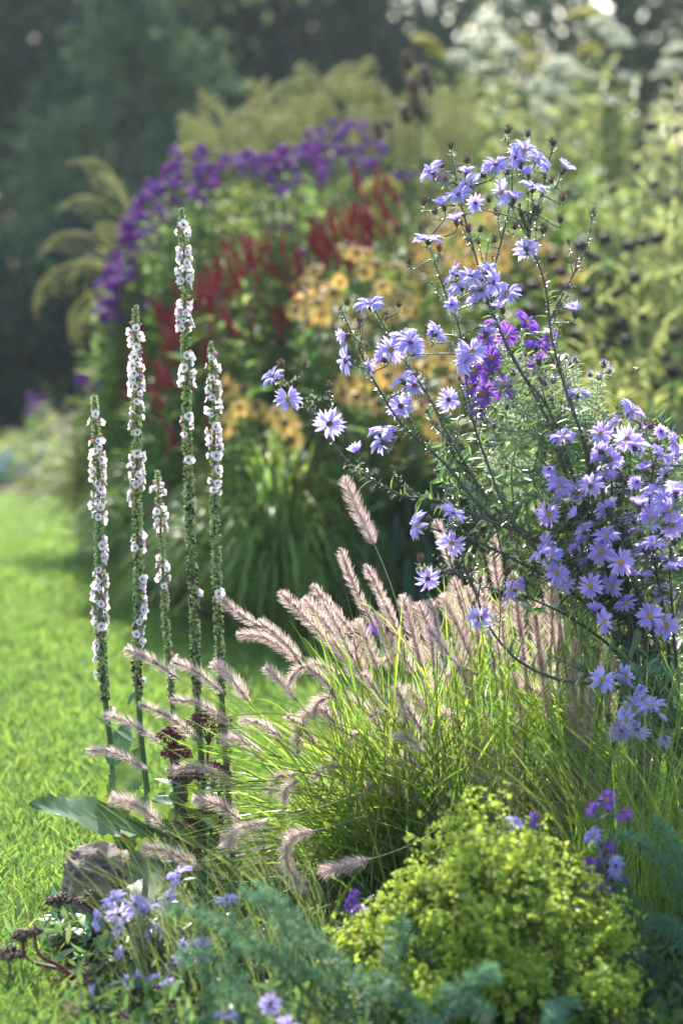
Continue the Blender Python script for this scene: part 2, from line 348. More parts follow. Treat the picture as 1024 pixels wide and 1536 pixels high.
def mullein(pix, Y, zones, label, seed, w=1.0, leaves=()):
    g = rng_of('mullein%d' % seed)
    base = pt(*pix[0], Y); base[2] = 0.0
    root = thing('mullein', label, 'flower', base, 'white mullein spires')
    P = [base] + [pt(x, y, Y + 0.02 * math.sin(i * 1.3)) for i, (x, y) in enumerate(pix[1:])]
    path = curve(P, 90); zt, z0 = path[-1][2], path[0][2]
    rad = np.interp(np.linspace(0, 1, 90), [0, 0.5, 0.9, 1], [0.0055, 0.0042, 0.0024, 0.001]) * w
    mb = MB(); mb.tube(path, rad, sides=7); mb.build('stem', M['mul_stem'], root)
    ys = np.array([p[1] for p in pix]); rows = np.array([0.0] * 90)
    def frac(py):      # fraction along the path of a pixel row
        z = pt(0, py, Y)[2]; return float(np.interp(z, path[:, 2], np.linspace(0, 1, 90)))
    ytop, ylow = pix[-1][1], pix[-1][1] + (1060 - pix[-1][1]) * 0.98
    mb = MB()
    n = int((ylow - ytop) * 1.9); py = ytop + (ylow - ytop) * g.random(n) ** 0.93
    py = np.concatenate([py, ytop + 48 * g.random(90) ** 0.8]); n = len(py)
    u = np.array([frac(y) for y in py]); p, t = at(path, u); a = g.random(n) * 2 * math.pi
    out = nrm(np.stack([np.cos(a), np.sin(a), 0.35 + 0 * a], 1))
    inz = np.array([any(z0_ - 2 < y < z1_ + 2 and sd_ == 0 for z0_, z1_, k_, sd_ in zones) for y in py]); py = py[~inz | (g.random(n) < 0.35)]; n = len(py)
    u = np.array([frac(y) for y in py]); p, t = at(path, u); a = g.random(n) * 2 * math.pi
    out = nrm(np.stack([np.cos(a), np.sin(a), 0.35 + 0 * a], 1))
    top = np.clip((py - ytop) / 70, 0, 1)
    r = (0.0022 + 0.0042 * top * (0.75 + 0.5 * g.random(n))) * w
    sz = (0.0011 + 0.0008 * top) * (0.8 + 0.5 * g.random(n)) * w
    B = bases(out, np.tile([0, 0, 1.0], (n, 1)))
    dry = (g.random(n) < np.clip((py - ytop - 200) / 900, 0, 0.4))
    for msk, mi in ((~dry, 0), (dry, 1)):
        mb.scatter(BALL, scaled(B[msk], sz[msk], sz[msk] * 1.25, sz[msk]), p[msk] + out[msk] * r[msk, None], mi)
        q = p[msk]; mb.strips(np.stack([q, q + out[msk] * r[msk, None]], 1), nrm(np.cross(out[msk], t[msk]) + 1e-6), np.full((len(q), 2), 0.0005), mi)
    p0, out0, r0 = p.copy(), out.copy(), r.copy()
    n2 = int(n * 0.9); k = g.integers(0, n, n2)
    D = nrm(out[k] + np.array([0, 0, 0.9]) + g.normal(size=(n2, 3)) * 0.3)
    mb.scatter(BRACT, scaled(bases(D, np.tile([0, 0, 1.0], (n2, 1))), 0.0016 * w, (0.0045 * w) * (0.5 + 0.5 * top[k]), 0.004), p[k] + out[k] * r[k, None] * 0.4, 0)
    # pink unopened buds inside the flowering zones
    pk = []
    for (y0, y1, num, side) in zones:
        for _ in range(max(1, int(num * 0.8))): pk.append((y0 - 6 + (y1 - y0 + 4) * g.random(), side))
    u = np.array([frac(y) for y, s in pk]); p, t = at(path, u)
    a = np.array([(g.random() * 2 * math.pi) if s == 0 else (0 if s > 0 else math.pi) + g.normal() * 0.7 for y, s in pk])
    out = nrm(np.stack([np.cos(a), np.sin(a) - 0.2, 0.2 + 0 * a], 1)); s_ = 0.0017 + 0.0008 * g.random(len(pk))
    mb.scatter(BALL, scaled(bases(out, np.tile([0, 0, 1.0], (len(pk), 1))), s_, s_ * 1.2, s_), p + out * 0.0078, 2)
    nh = 1500; kh = g.integers(0, n, nh); oh = nrm(out0[kh] + g.normal(size=(nh, 3)) * 0.5); ph_ = p0[kh] + out0[kh] * (r0[kh, None] + 0.0008)
    mb.strips(np.stack([ph_, ph_ + oh * 0.0030], 1), rdir(g, nh), np.array([[0.00022, 0.0001]]).repeat(nh, 0), 3)
    mb.build('bud_cluster', [M['mul_bud'], M['mul_dry'], M['mul_pink'], M['hair']], root)
    for (y0, y1, num, side) in zones:
        for i in range(num):
            py = y0 + (y1 - y0) * (i + g.random()) / num; u = frac(py); p, t = at(path, [u])
            a = (i * 2.4 + g.normal() * 0.35 - 1.5) if side == 0 else (0 if side > 0 else math.pi) + g.normal() * 0.6 - 0.4 * side
            o = nrm(np.array([math.cos(a), math.sin(a), 0.12 + 0.2 * g.normal()]))
            s = 0.7 + 0.45 * g.random()
            place(MF[int(g.integers(5))], root, p[0] + o * (0.0055 + 0.002 * g.random()), basis(o, (0, 0, 1), g.random() * 6.28) * s)
    return root, path
def big_leaf(root, p0, d, L, W, bend, seed, up=(0, 0, 1), roll=0.0, name='leaf', m='mul_leaf'):
    """a large wavy-edged leaf with a sunken midrib and raised veins"""
    g = rng_of('leaf%s' % seed); nu, nv = 26, 9
    B = basis(d, up, roll); V = []
    ph = g.random() * 6
    for i in range(nu + 1):
        s = i / nu; wd = 0.5 * W * (math.sin(math.pi * min(1, s ** 0.72)) ** 0.75) * (1 + 0.10 * math.sin(i * 2.4 + ph)) + 0.0012
        for j in range(nv):
            v = j / (nv - 1) * 2 - 1; a = abs(v)
            z = 0.16 * wd * a + 0.10 * W * a * a * math.sin(s * 13 + ph + (1 if v > 0 else 2.2)) * 0.5 + 0.02 * W * math.cos((s * 9 - a * 2.2) * 2 * math.pi) - bend * L * s * s
            V.append(p0 + B @ np.array([v * wd, L * (s - 0.12 * abs(bend) * s * s), z]))
    Q = [(i * nv + j, i * nv + j + 1, (i + 1) * nv + j + 1, (i + 1) * nv + j) for i in range(nu) for j in range(nv - 1)]
    mb = MB(); mb.add(V, None, Q); return mb.build(name, M[m], root)
V1 = mullein([(198, 1305), (184, 1240), (172, 1180), (165, 1110), (158, 1050), (153, 980), (150, 880), (148, 780), (147, 700), (144, 640), (141, 592)], 3.58,
    [(622, 640, 3, 0), (658, 690, 9, 0), (690, 735, 15, 0), (735, 785, 15, 0), (812, 850, 8, 1), (855, 905, 15, 0), (905, 948, 12, 0), (955, 990, 5, -1), (1004, 1008, 1, -1), (1060, 1064, 1, 1)],
    'white mullein spire at the left end, densest with blossom low down', 1)
V2 = mullein([(238, 1312), (228, 1250), (221, 1190), (213, 1120), (207, 1040), (205, 980), (208, 900), (206, 800), (205, 700), (205, 560), (203, 458)], 3.56,
    [(490, 520, 9, 0), (534, 592, 22, 0), (600, 626, 7, 0), (632, 650, 4, -1), (678, 735, 20, 0), (738, 760, 4, -1), (800, 830, 7, 0), (860, 905, 7, 1), (905, 968, 10, 1), (1015, 1020, 2, 1)],
    'white mullein spire second tallest, standing left of the tallest one', 2, 1.0)
V3 = mullein([(322, 1312), (312, 1240), (303, 1150), (296, 1060), (293, 1000), (291, 900), (285, 800), (283, 720), (280, 640), (280, 560), (277, 480), (277, 400), (272, 312)], 3.60,
    [(338, 354, 4, 0), (372, 400, 10, 0), (400, 430, 12, 0), (450, 496, 19, 0), (530, 548, 3, 1), (548, 578, 7, 0), (624, 650, 6, 0), (684, 700, 2, 0), (888, 890, 1, 1)],
    'tallest white mullein spire, its lower half already in green seed', 3, 1.0)
V4 = mullein([(350, 1312), (343, 1200), (336, 1100), (330, 1000), (328, 950), (325, 880), (323, 800), (322, 700), (320, 600), (316, 512)], 3.62,
    [(536, 560, 4, 0), (566, 590, 7, 0), (596, 624, 9, 0), (642, 690, 17, 0), (706, 746, 7, 0), (886, 890, 2, 0)],
    'white mullein spire right of the tallest one, touching a grass plume', 4, 0.95)
V5 = mullein([(275, 1312), (268, 1180), (262, 1100), (257, 1040), (254, 1000), (248, 920), (244, 850), (240, 780), (236, 707)], 3.64,
    [(728, 748, 5, 0), (765, 780, 4, 0), (786, 802, 5, 0), (838, 880, 9, 0), (980, 984, 1, 1)],
    'shortest white mullein spire with only a few open flowers', 5, 0.8)
def mleaf(Vx, a, b, Ya, Yb, W, bend, seed, roll=0.0, up=(0, 0, 1)):
    p0, p1 = pt(*a, Ya), pt(*b, Yb); d = p1 - p0
    big_leaf(Vx[0], p0, d, np.linalg.norm(d), W, bend, seed, up, roll)
mleaf(V2, (232, 1244), (38, 1214), 3.55, 3.42, 0.085, -0.05, 'a', 0.5)
mleaf(V2, (226, 1235), (345, 1250), 3.55, 3.50, 0.07, 0.05, 'b', 0.3)
mleaf(V1, (192, 1280), (150, 1180), 3.57, 3.50, 0.05, 0.1, 'c', 0.2, (0, -1, 0.2))
mleaf(V1, (176, 1195), (212, 1118), 3.57, 3.60, 0.05, 0.15, 'd', 0.0, (0, -1, 0.3))
mleaf(V1, (190, 1290), (240, 1190), 3.57, 3.52, 0.075, 0.15, 'e', 0.0, (0, -1, 0.3))
mleaf(V2, (214, 1120), (134, 1080), 3.55, 3.50, 0.02, -0.1, 'f', 0.3)
mleaf(V2, (207, 1035), (192, 1052), 3.55, 3.52, 0.006, 0.2, 'f2', 0.3)
mleaf(V1, (196, 1300), (150, 1330), 3.57, 3.42, 0.07, 0.05, 'g', 0.3)
mleaf(V2, (236, 1300), (190, 1340), 3.55, 3.38, 0.08, 0.1, 'h', 0.1)
mleaf(V3, (306, 1190), (370, 1150), 3.58, 3.62, 0.05, 0.1, 'i', 0.2)
mleaf(V3, (310, 1215), (232, 1190), 3.58, 3.50, 0.05, 0.1, 'j', 0.4)
mleaf(V3, (316, 1270), (250, 1240), 3.58, 3.45, 0.06, 0.05, 'k', 0.2)
mleaf(V4, (346, 1250), (420, 1215), 3.6, 3.55, 0.06, 0.1, 'l', 0.2)
mleaf(V5, (272, 1260), (215, 1215), 3.62, 3.60, 0.05, 0.1, 'm', 0.2)
mleaf(V2, (234, 1290), (300, 1310), 3.55, 3.38, 0.07, 0.1, 'n', 0.2)
mleaf(V1, (190, 1285), (232, 1345), 3.50, 3.36, 0.07, 0.1, 'p', 0.2, (0, -1, .6))
mleaf(V2, (240, 1270), (330, 1180), 3.55, 3.56, 0.06, 0.1, 'q', 0.2, (0, -0.8, .6))
mleaf(V3, (312, 1230), (262, 1165), 3.56, 3.50, 0.05, 0.1, 'r', 0.2, (0, -1, .4))
mleaf(V1, (168, 1150), (192, 1075), 3.57, 3.62, 0.035, 0.1, 'o', 0.2, (0, -1, .3))

# ------------------------------------------------------------------ fountain grass
def seed_head(root, pts, seed, fat=1.0):
    g = rng_of('head%s' % seed); path = curve(pts, 24)      # tip first
    path = path[::-1]; L = np.linalg.norm(np.diff(path, axis=0), axis=1).sum()
    n = int(7600 * L * fat); u = g.random(n) ** 0.95; p, t = at(path, u)
    prof = np.clip(np.minimum(u * 9 + 0.35, (1 - u) * 4.5 + 0.30), 0, 1)
    a = rdir(g, n); rad = nrm(a - (a * t).sum(1, keepdims=True) * t)
    ln = (0.0105 + 0.0085 * g.random(n)) * prof * fat
    d = nrm(rad * (0.75 + 0.3 * g.random(n))[:, None] + t * 0.62)
    s = np.array([0, 0.5, 1.0]); C = p[:, None] + d[:, None] * (ln[:, None] * s)[..., None] + t[:, None] * (0.25 * ln[:, None] * s * s)[..., None]
    side = nrm(np.cross(d, g.normal(size=(n, 3)))); mb = MB()
    mb.strips(C, side, np.full((n, 1), 0.0003) * np.array([1, 0.8, 0.3]), 0)
    k = int(1500 * L); u = g.random(k); p, t = at(path, u); a = rdir(g, k); rad = nrm(a - (a * t).sum(1, keepdims=True) * t)
    pr = np.clip(np.minimum(u * 9 + 0.3, (1 - u) * 4 + 0.2), 0, 1)
    B = bases(nrm(t + rad * 0.5), rad); mb.scatter(OCT, scaled(B, 0.0007, 0.0027, 0.0007), p + rad * (0.0022 * pr)[:, None], 1)
    mb.tube(path, 0.001, 0.0006, 4, 1)
    mb.build('seed_head', [M['bristle'], M['spikelet']], root); return path
def fountain(label, base_px, base_Y, heads, blades, seed, spread, Yr):
    g = rng_of('fount%s' % seed); base = pt(*base_px, base_Y); base[2] = 0
    root = thing('fountain_grass', label, 'ornamental grass', base, 'fountain grass clumps')
    cm = MB()
    for i, h in enumerate(heads):
        Y = base_Y - 0.09 + Yr * (g.random() * 2 - 1); dy = (g.random() - 0.5) * 0.03
        Y -= 0.20 * min(1, max(0, (np.mean([q[1] for q in h]) - 1190) / 60))
        P = [pt(x, y, Y + dy * k) for k, (x, y) in enumerate(h)]
        path = seed_head(root, P, '%s%d' % (seed, i), 0.72 + 0.36 * g.random())
        hb, hd = path[0], nrm(path[1] - path[0])
        b = base + np.array([g.normal() * spread * 0.5 + (hb[0] - base[0]) * 0.25, g.normal() * 0.05, 0]); ln = np.linalg.norm(hb - b)
        c = bez(b, b + np.array([0, 0, 0.40 * ln]) + (hb - b) * 0.10, hb - hd * 0.45 * ln, hb, 22)
        c[:, 2] = np.maximum(c[:, 2], 0.0); cm.tube(c, 0.0011, 0.0007, 5)
    cm.build('culm', M['culm'], root)
    bm = MB()
    for (N, x0, x1, tx0, tx1, ty0, ty1, droop) in blades:
        bx = base[0] + (x0 + (x1 - x0) * g.random(N)); by = base_Y + g.normal(size=N) * 0.07
        tp = np.array([pt(tx0 + (tx1 - tx0) * g.random(), ty0 + (ty1 - ty0) * g.random() ** 1.2, base_Y + g.normal() * 0.16) for _ in range(N)])
        b = np.stack([bx, by, np.zeros(N)], 1); ln = np.linalg.norm(tp - b, axis=1)[:, None]
        k = 11; s = np.linspace(0, 1, k)[None, :, None]
        c1 = b + (tp - b) * 0.25 + np.array([0, 0, 1.0]) * ln * (0.22 + 0.5 * droop); c2 = b + (tp - b) * 0.72 + np.array([0, 0, 1.0]) * ln * (droop + 0.08 * g.normal(size=(N, 1)))
        C = (1 - s) ** 3 * b[:, None] + 3 * (1 - s) ** 2 * s * c1[:, None] + 3 * (1 - s) * s * s * c2[:, None] + s ** 3 * tp[:, None]
        side = nrm(np.cross(nrm(tp - b), rdir(g, N)))
        wd = (0.0011 + 0.0014 * g.random(N))[:, None] * np.interp(np.linspace(0, 1, k), [0, 0.3, 0.8, 1], [0.7, 1, 0.6, 0.08])[None]
        bm.strips(C, side, wd)
    bm.build('foliage', M['blade'], root)
    return root
HEADS_L = [
    [(517, 716), (532, 755), (549, 790), (562, 818)], [(510, 823), (528, 872), (560, 940)], [(548, 848), (572, 895), (592, 950)],
    [(468, 878), (500, 915), (534, 956)], [(420, 888), (462, 930), (512, 984)], [(456, 898), (485, 932), (514, 968)], [(329, 897), (358, 920), (390, 941)],
    [(356, 952), (400, 958), (447, 994)], [(388, 932), (425, 962), (452, 998)], [(432, 1030), (446, 1005), (478, 998), (512, 1014)],
    [(446, 1130), (449, 1087), (480, 1064), (518, 1106)], [(320, 993), (348, 1020), (374, 1054)], [(188, 974), (226, 990), (268, 1018)], [(258, 992), (296, 1008), (336, 1042)],
    [(255, 1049), (300, 1056), (347, 1089)], [(208, 1056), (255, 1076), (300, 1114)], [(155, 1071), (198, 1086), (244, 1118)], [(130, 1126), (174, 1130), (222, 1156)],
    [(331, 1110), (364, 1112), (395, 1142)], [(250, 1156), (300, 1152), (354, 1180)], [(167, 1197), (206, 1208), (247, 1242)], [(214, 1272), (258, 1280), (304, 1306)],
    [(342, 1268), (354, 1246), (400, 1234)], [(457, 1338), (430, 1296), (438, 1258), (472, 1247)], [(482, 1309), (516, 1300), (556, 1289)], [(540, 1194), (570, 1174), (606, 1198)],
    [(501, 1182), (495, 1148), (512, 1128)], [(426, 1204), (430, 1182), (446, 1172)], [(574, 994), (598, 980), (624, 1014)], [(594, 1030), (604, 1056), (612, 1088)], [(612, 1030), (632, 1056), (650, 1092)],
    [(603, 893), (618, 945), (630, 1000)], [(530, 960), (540, 1000), (556, 1030)], [(640, 940), (660, 965), (690, 1004)], [(592, 1104), (612, 1108), (638, 1132)], [(520, 1050), (545, 1062), (575, 1100)],
    [(560, 920), (580, 960), (594, 1000)], [(460, 1000), (486, 1020), (505, 1050)], [(628, 905), (645, 950), (650, 1000)], [(478, 1060), (500, 1075), (520, 1110)], [(500, 960), (520, 990), (530, 1020)],
    [(545, 1010), (560, 1030), (580, 1062)], [(470, 1080), (476, 1055), (500, 1042)], [(610, 1060), (622, 1080), (640, 1110)], [(555, 1075), (580, 1066), (604, 1090)], [(398, 1000), (420, 1022), (446, 1052)], [(575, 900), (592, 940), (606, 985)], [(486, 905), (508, 945), (530, 990)],
    [(405, 1190), (416, 1168), (446, 1160)], [(360, 1080), (392, 1086), (424, 1108)], [(470, 1170), (486, 1150), (512, 1152)], [(590, 1150), (612, 1140), (634, 1160)], [(655, 1085), (668, 1070), (690, 1085)], [(290, 1200), (326, 1206), (362, 1232)], [(536, 930), (552, 968), (568, 1008)], [(618, 960), (634, 1000), (648, 1045)], [(645, 900), (656, 945), (664, 990)], [(430, 1075), (452, 1090), (476, 1120)], [(525, 1110), (540, 1100), (566, 1118)]]
HEADS_R = [
    [(653, 780), (666, 815), (680, 855)], [(664, 893), (684, 935), (706, 985)], [(680, 868), (694, 918), (706, 975)], [(662, 1022), (690, 1004), (728, 1014)], [(690, 985), (704, 1030), (716, 1075)],
    [(700, 880), (712, 930), (722, 985)], [(725, 905), (735, 955), (742, 1010)], [(752, 900), (755, 955), (762, 1005)], [(780, 930), (786, 990), (790, 1040)], [(840, 930), (836, 985), (838, 1040)],
    [(865, 960), (860, 1010), (862, 1070)], [(810, 985), (815, 1030), (822, 1080)], [(925, 985), (915, 1040), (910, 1090)], [(700, 1090), (720, 1075), (748, 1090)], [(676, 1100), (692, 1083), (722, 1092)],
    [(760, 1080), (772, 1110), (780, 1150)], [(738, 800), (742, 845), (748, 890)], [(770, 1010), (778, 1050), (784, 1100)], [(985, 960), (975, 1020), (968, 1075)], [(890, 1010), (884, 1060), (882, 1120)], [(656, 990), (668, 1030), (680, 1075)], [(715, 850), (726, 895), (733, 945)], [(690, 930), (702, 975), (708, 1025)], [(745, 960), (752, 1010), (756, 1060)], [(800, 900), (806, 950), (808, 1005)], [(826, 870), (828, 920), (826, 975)], [(770, 860), (775, 905), (780, 955)], [(900, 940), (896, 990), (894, 1040)], [(955, 930), (948, 985), (942, 1040)], [(675, 960), (692, 1000), (704, 1050)], [(640, 1010), (652, 1050), (668, 1095)], [(765, 1040), (790, 1030), (815, 1045)], [(850, 1060), (866, 1090), (876, 1130)]]
FG_L = fountain('pale fountain grass with bristly pinkish plumes arching left over the lawn', (610, 1372), 3.46, HEADS_L,
    [(230, -0.10, 0.12, 230, 560, 1030, 1290, 0.10), (330, -0.08, 0.16, 430, 800, 890, 1170, 0.03), (130, -0.12, 0.05, 230, 480, 1180, 1400, 0.16), (190, -0.05, 0.18, 500, 820, 1050, 1250, 0.08)], 'L', 0.12, 0.10)
FG_R = fountain('upright fountain grass with pinkish plumes half hidden behind the blue asters', (850, 1352), 3.66, HEADS_R,
    [(440, -0.22, 0.22, 640, 1060, 850, 1150, 0.02), (200, -0.24, 0.24, 600, 1080, 1000, 1250, 0.05)], 'R', 0.22, 0.06)

# ------------------------------------------------------------------ asters
def aster_flower(seed, mp, md, npet, plen, pw, open_=0.12):
    g = rng_of('af%s' % seed); mb = MB(); pet = leaf_t(4, 0.25, 0.06, 1.15)
    for k in range(npet):
        if g.random() < 0.06: continue
        a = 2 * math.pi * k / npet + g.normal() * 0.10; cup = open_ + g.normal() * 0.14
        d = np.array([math.sin(a), cup, math.cos(a)]); L = plen * (0.86 + 0.22 * g.random())
        Mx = bases(d[None], np.array([[0, 1.0, 0]]), np.array([g.normal() * 0.15]))
        mb.scatter(pet, scaled(Mx, pw * (0.85 + 0.3 * g.random()), L, L * (0.2 + 2.4 * g.random())), np.array([[0, 0.0005 * g.random(), 0]]) + nrm(d)[None] * 0.0015)
    mb.add(*[(lambda b: b[0] * (0.0030, 0.0045, 0.0030) + (0, -0.0035, 0))(BALL)], BALL[1], BALL[2], 1)
    n = 22; a = g.random(n) * 6.28; D = nrm(np.stack([np.cos(a) * 0.6, 0.8 + 0 * a, np.sin(a) * 0.6], 1)); P = np.stack([np.cos(a) * 0.0022, -0.007 + 0.005 * g.random(n), np.sin(a) * 0.0022], 1)
    mb.scatter(BRACT, scaled(bases(D, np.stack([np.cos(a), 0 * a, np.sin(a)], 1)), 0.0014, 0.0045, 0.003), P, 1)
    f = mb.build('flower', [mp, M['ast_green']])
    dm = MB(); n = 46; r = 0.0037 * np.sqrt((np.arange(n) + 0.5) / n); a = np.arange(n) * 2.39996
    P = np.stack([r * np.cos(a), 0.0034 - 70 * r * r, r * np.sin(a)], 1)
    dm.scatter(OCT, np.eye(3)[None] * (0.00072 + 0.0003 * g.random(n))[:, None, None], P)
    dm.add(BALL[0] * (0.0036, 0.0022, 0.0036) + (0, 0.0008, 0), BALL[1], BALL[2])
    dd = dm.build('flower_centre', md); dd.parent = f
    proto(f); proto(dd); return f
AF1 = [aster_flower('a%d' % i, M['ast_petal'], M['disc_r'] if i % 3 else M['disc_y'], 20 + i % 4, 0.0208, 0.0056) for i in range(6)] + [aster_flower('ax%d' % i, M['ast_petal'], M['disc_r'], 15, 0.017, 0.0048, 0.9 + 0.5 * i) for i in range(2)]
AF2 = [aster_flower('b%d' % i, M['ast_petal2'], M['disc_y'], 22 + i % 4, 0.0200, 0.0052) for i in range(5)] + [aster_flower('bx', M['ast_petal2'], M['disc_r'], 15, 0.017, 0.0048, 1.1)]
AF3 = [aster_flower('c%d' % i, M['ast_petal3'], M['disc_y'], 40 + i % 5, 0.0175, 0.0024) for i in range(4)]
def dry_head(seed):
    g = rng_of('dry%d' % seed); mb = MB()
    mb.add(BALL[0] * (0.0030, 0.0042, 0.0030), BALL[1], BALL[2], 0)
    n = 40; a = g.random(n) * 6.28; D = nrm(np.stack([np.cos(a) * 0.7, 0.4 + g.random(n), np.sin(a) * 0.7], 1)); P = np.stack([np.cos(a) * 0.0026, -0.003 + 0.007 * g.random(n), np.sin(a) * 0.0026], 1)
    mb.scatter(BRACT, scaled(bases(D, np.stack([np.cos(a), 0 * a, np.sin(a)], 1)), 0.0015, 0.0045, 0.003), P, 0)
    n = 40; D = nrm(g.normal(size=(n, 3)) * 0.5 + (0, 1, 0)); mb.strips(np.stack([np.tile([0, 0.002, 0], (n, 1)), np.array([0, 0.002, 0]) + D * 0.0075], 1), rdir(g, n), np.full((n, 2), 0.00025), 0)
    return proto(mb.build('dry_head', M['ast_dry']))
DRY = [dry_head(i) for i in range(3)]
FACE = {'c': (0, -1, 0.12), 'cu': (0, -0.75, 0.65), 'u': (0, -0.22, 1), 'ul': (-0.6, -0.3, 0.7), 'ur': (0.6, -0.3, 0.7), 'l': (-0.75, -0.6, 0.15), 'r': (0.75, -0.6, 0.15),
        'd': (0, -0.75, -0.5), 'dl': (-0.5, -0.5, -0.5), 'b': (0.1, 0.75, 0.6), 'bl': (-0.6, 0.5, 0.5), 'br': (0.6, 0.5, 0.5)}
def aster(label, base, stems, flowers, dries, protos, seed, group, leafzone, leafn=2.0, Yj=0.03, stemr=0.0026, pet=1.0, fill=None, sprigs=0, thin=0):
    """stems: list of (depth at tip, [(px,py) from tip to foot]); the last point is the foot"""
    g = rng_of('aster%s' % seed); base = np.array(base, float)
    root = thing('aster', label, 'flower', base, group)
    paths, sm = [], MB()
    for (Ytip, pix) in stems:
        n = len(pix); P = [pt(x, y, base[1] + (Ytip - base[1]) * (1 - i / n) ** 0.8) for i, (x, y) in enumerate(pix)]
        P.append(base + np.array([g.normal() * 0.025, g.normal() * 0.025, 0]))
        c = curve(P[::-1], 60); paths.append(c)
        sm.tube(c, np.interp(np.linspace(0, 1, 60), [0, 0.4, 1], [stemr * 1.25, stemr * 0.85, stemr * 0.33]), sides=6)
    allp = np.concatenate([c[8:] for c in paths]); allt = np.concatenate([nrm(np.gradient(c, axis=0))[8:] for c in paths])
    peds = []
    def attach(p, face, r=0.00095):
        v = p - allp; d = np.linalg.norm(v, axis=1); cost = d + 0.6 * np.maximum(0, 0.45 - (v * allt).sum(1) / np.maximum(d, 1e-6)) * d + 0.35 * np.abs(v[:, 1])
        cost = np.where(d < 0.02, cost + 0.03, cost)
        k = int(np.argmin(cost)); q, t = allp[k], allt[k]; L = np.linalg.norm(p - q)
        e = p - face * 0.007
        c = bez(q, q + t * L * 0.35 + (0, 0, 0.05 * L), e - nrm(face + (0, 0, 0.9)) * L * 0.35, e, 14)
        sm.tube(c, r * 1.3, r * 0.75, 5); peds.append(c)
    if thin: flowers = [(x + g.normal() * 7, y + g.normal() * 7, c_) for i_, (x, y, c_) in enumerate(flowers) if i_ % thin or i_ < 30]
    for (x, y, code) in flowers:
        fdir = nrm(np.array(FACE[code]) + g.normal(size=3) * 0.2)
        v = pt(x, y, 3.4); dd = []
        Y = None; best = 1e9
        for c in paths:                                   # depth of the nearest stem as seen
            k = np.argmin((c[:, 0] - v[0] * c[:, 1] / 3.4) ** 2 + (c[:, 2] - (CAMZ + (v[2] - CAMZ) * c[:, 1] / 3.4)) ** 2)
            d_ = np.linalg.norm(c[k] - pt(x, y, c[k][1]))
            if d_ < best: best, Y = d_, c[k][1]
        p = pt(x, y, Y - 0.055 + g.normal() * Yj); s = pet * (0.90 + 0.2 * g.random())
        place(protos[int(g.integers(len(protos)))], root, p, basis(fdir, (0.1, 0.1, 1), g.random() * 6.28) * s); attach(p, fdir)
    for (x, y) in dries:
        fdir = nrm(np.array([0, -0.1, 1]) + g.normal(size=3) * 0.25); best = 1e9
        for c in paths:
            k = np.argmin(np.linalg.norm(c[:, [0, 2]] - pt(x, y, 3.4)[[0, 2]], axis=1)); d_ = np.linalg.norm(c[k] - pt(x, y, c[k][1]))
            if d_ < best: best, Y = d_, c[k][1]
        p = pt(x, y, Y + g.normal() * Yj); place(DRY[int(g.integers(3))], root, p, basis(fdir, (0.1, 1, 0.1), g.random() * 6.28) * (0.95 + 0.35 * g.random())); attach(p, fdir, 0.0008)
    for c in paths:
        for u in 0.42 + 0.44 * g.random(int(sprigs / max(1, len(paths)))):
            (q,), (t,) = at(c, [u]); d = nrm(t + nrm(g.normal(size=3) * (1, 0.5, 0.6)) * 0.7 + (0, 0, 0.3)); L = 0.02 + 0.035 * g.random()
            k = bez(q, q + d * L * 0.4, q + d * L * 0.8 + (0, 0, 0.1 * L), q + d * L + (0, 0, 0.3 * L), 9); sm.tube(k, 0.0009, 0.0005, 4); peds.append(k)
            if g.random() < 0.55: place(DRY[int(g.integers(3))], root, k[-1], basis(nrm(k[-1] - k[-2]), (0.1, 1, 0.1)) * (0.4 + 0.3 * g.random()))
    # tiny bracts up the flower stalks, larger leaves on the stems
    bm = MB()
    for c in peds + [c[32:] for c in paths]:
        L = np.linalg.norm(np.diff(c, axis=0), axis=1).sum(); n = int(L * 330) + 3; p, t = at(c, g.random(n)); a = rdir(g, n); out = nrm(a - (a * t).sum(1, keepdims=True) * t)
        D = nrm(t * 0.8 + out * 0.9); l = 0.0045 + 0.006 * g.random(n) ** 2
        bm.scatter(LEAF2, scaled(bases(D, nrm(t - D * 0.3)), l * 0.42, l, l), p)
    bm.build('bract_cluster', M['ast_bract'], root)
    lm = MB()
    for c in paths:
        lo, hi = leafzone; n = int(np.linalg.norm(np.diff(c, axis=0), axis=1).sum() * 60 * leafn); u = lo + (hi - lo) * g.random(n); p, t = at(c, u)
        a = rdir(g, n); out = nrm(a - (a * t).sum(1, keepdims=True) * t); D = nrm(t * 0.55 + out + np.array([0, 0, -0.15])); l = (0.018 + 0.03 * g.random(n)) * np.interp(u, [lo, hi], [1.25, 0.5])
        lm.scatter(LEAF, scaled(bases(D, nrm(t + (0, 0, 0.4))), l * 0.26, l, l * (0.5 + g.random(n))), p)
    if fill:                                              # leafy side shoots that thicken the heart of the bush
        for (x, y, Y, n_, rad) in fill:
            c0 = pt(x, y, Y + 0.07)
            for _ in range(int(n_ * 0.6)):
                o = g.normal(size=3) * rad * 0.6; e = c0 + o; k = int(np.argmin(np.linalg.norm(allp - e + np.array([0, 0, -0.05]), axis=1))); q = allp[k]
                L = np.linalg.norm(e - q); c = bez(q, q + allt[k] * L * 0.4, e - np.array([o[0], o[1], 0.05]) * 0.2, e, 10); sm.tube(c, 0.0009, 0.0005, 4)
                n = 16; p, t = at(c, 0.25 + 0.75 * g.random(n)); a = rdir(g, n); out = nrm(a - (a * t).sum(1, keepdims=True) * t); l = 0.010 + 0.020 * g.random(n)
                lm.scatter(LEAF, scaled(bases(nrm(t * 0.6 + out), nrm(t + (0, 0, 0.3))), l * 0.27, l, l), p)
    sm.build('stem', M['ast_stem'], root); lm.build('foliage', M['ast_leaf'], root)
    return root
GA = 'pale blue asters on dark wiry stems'
FOOT = np.array([0.43, 3.42, 0.0])
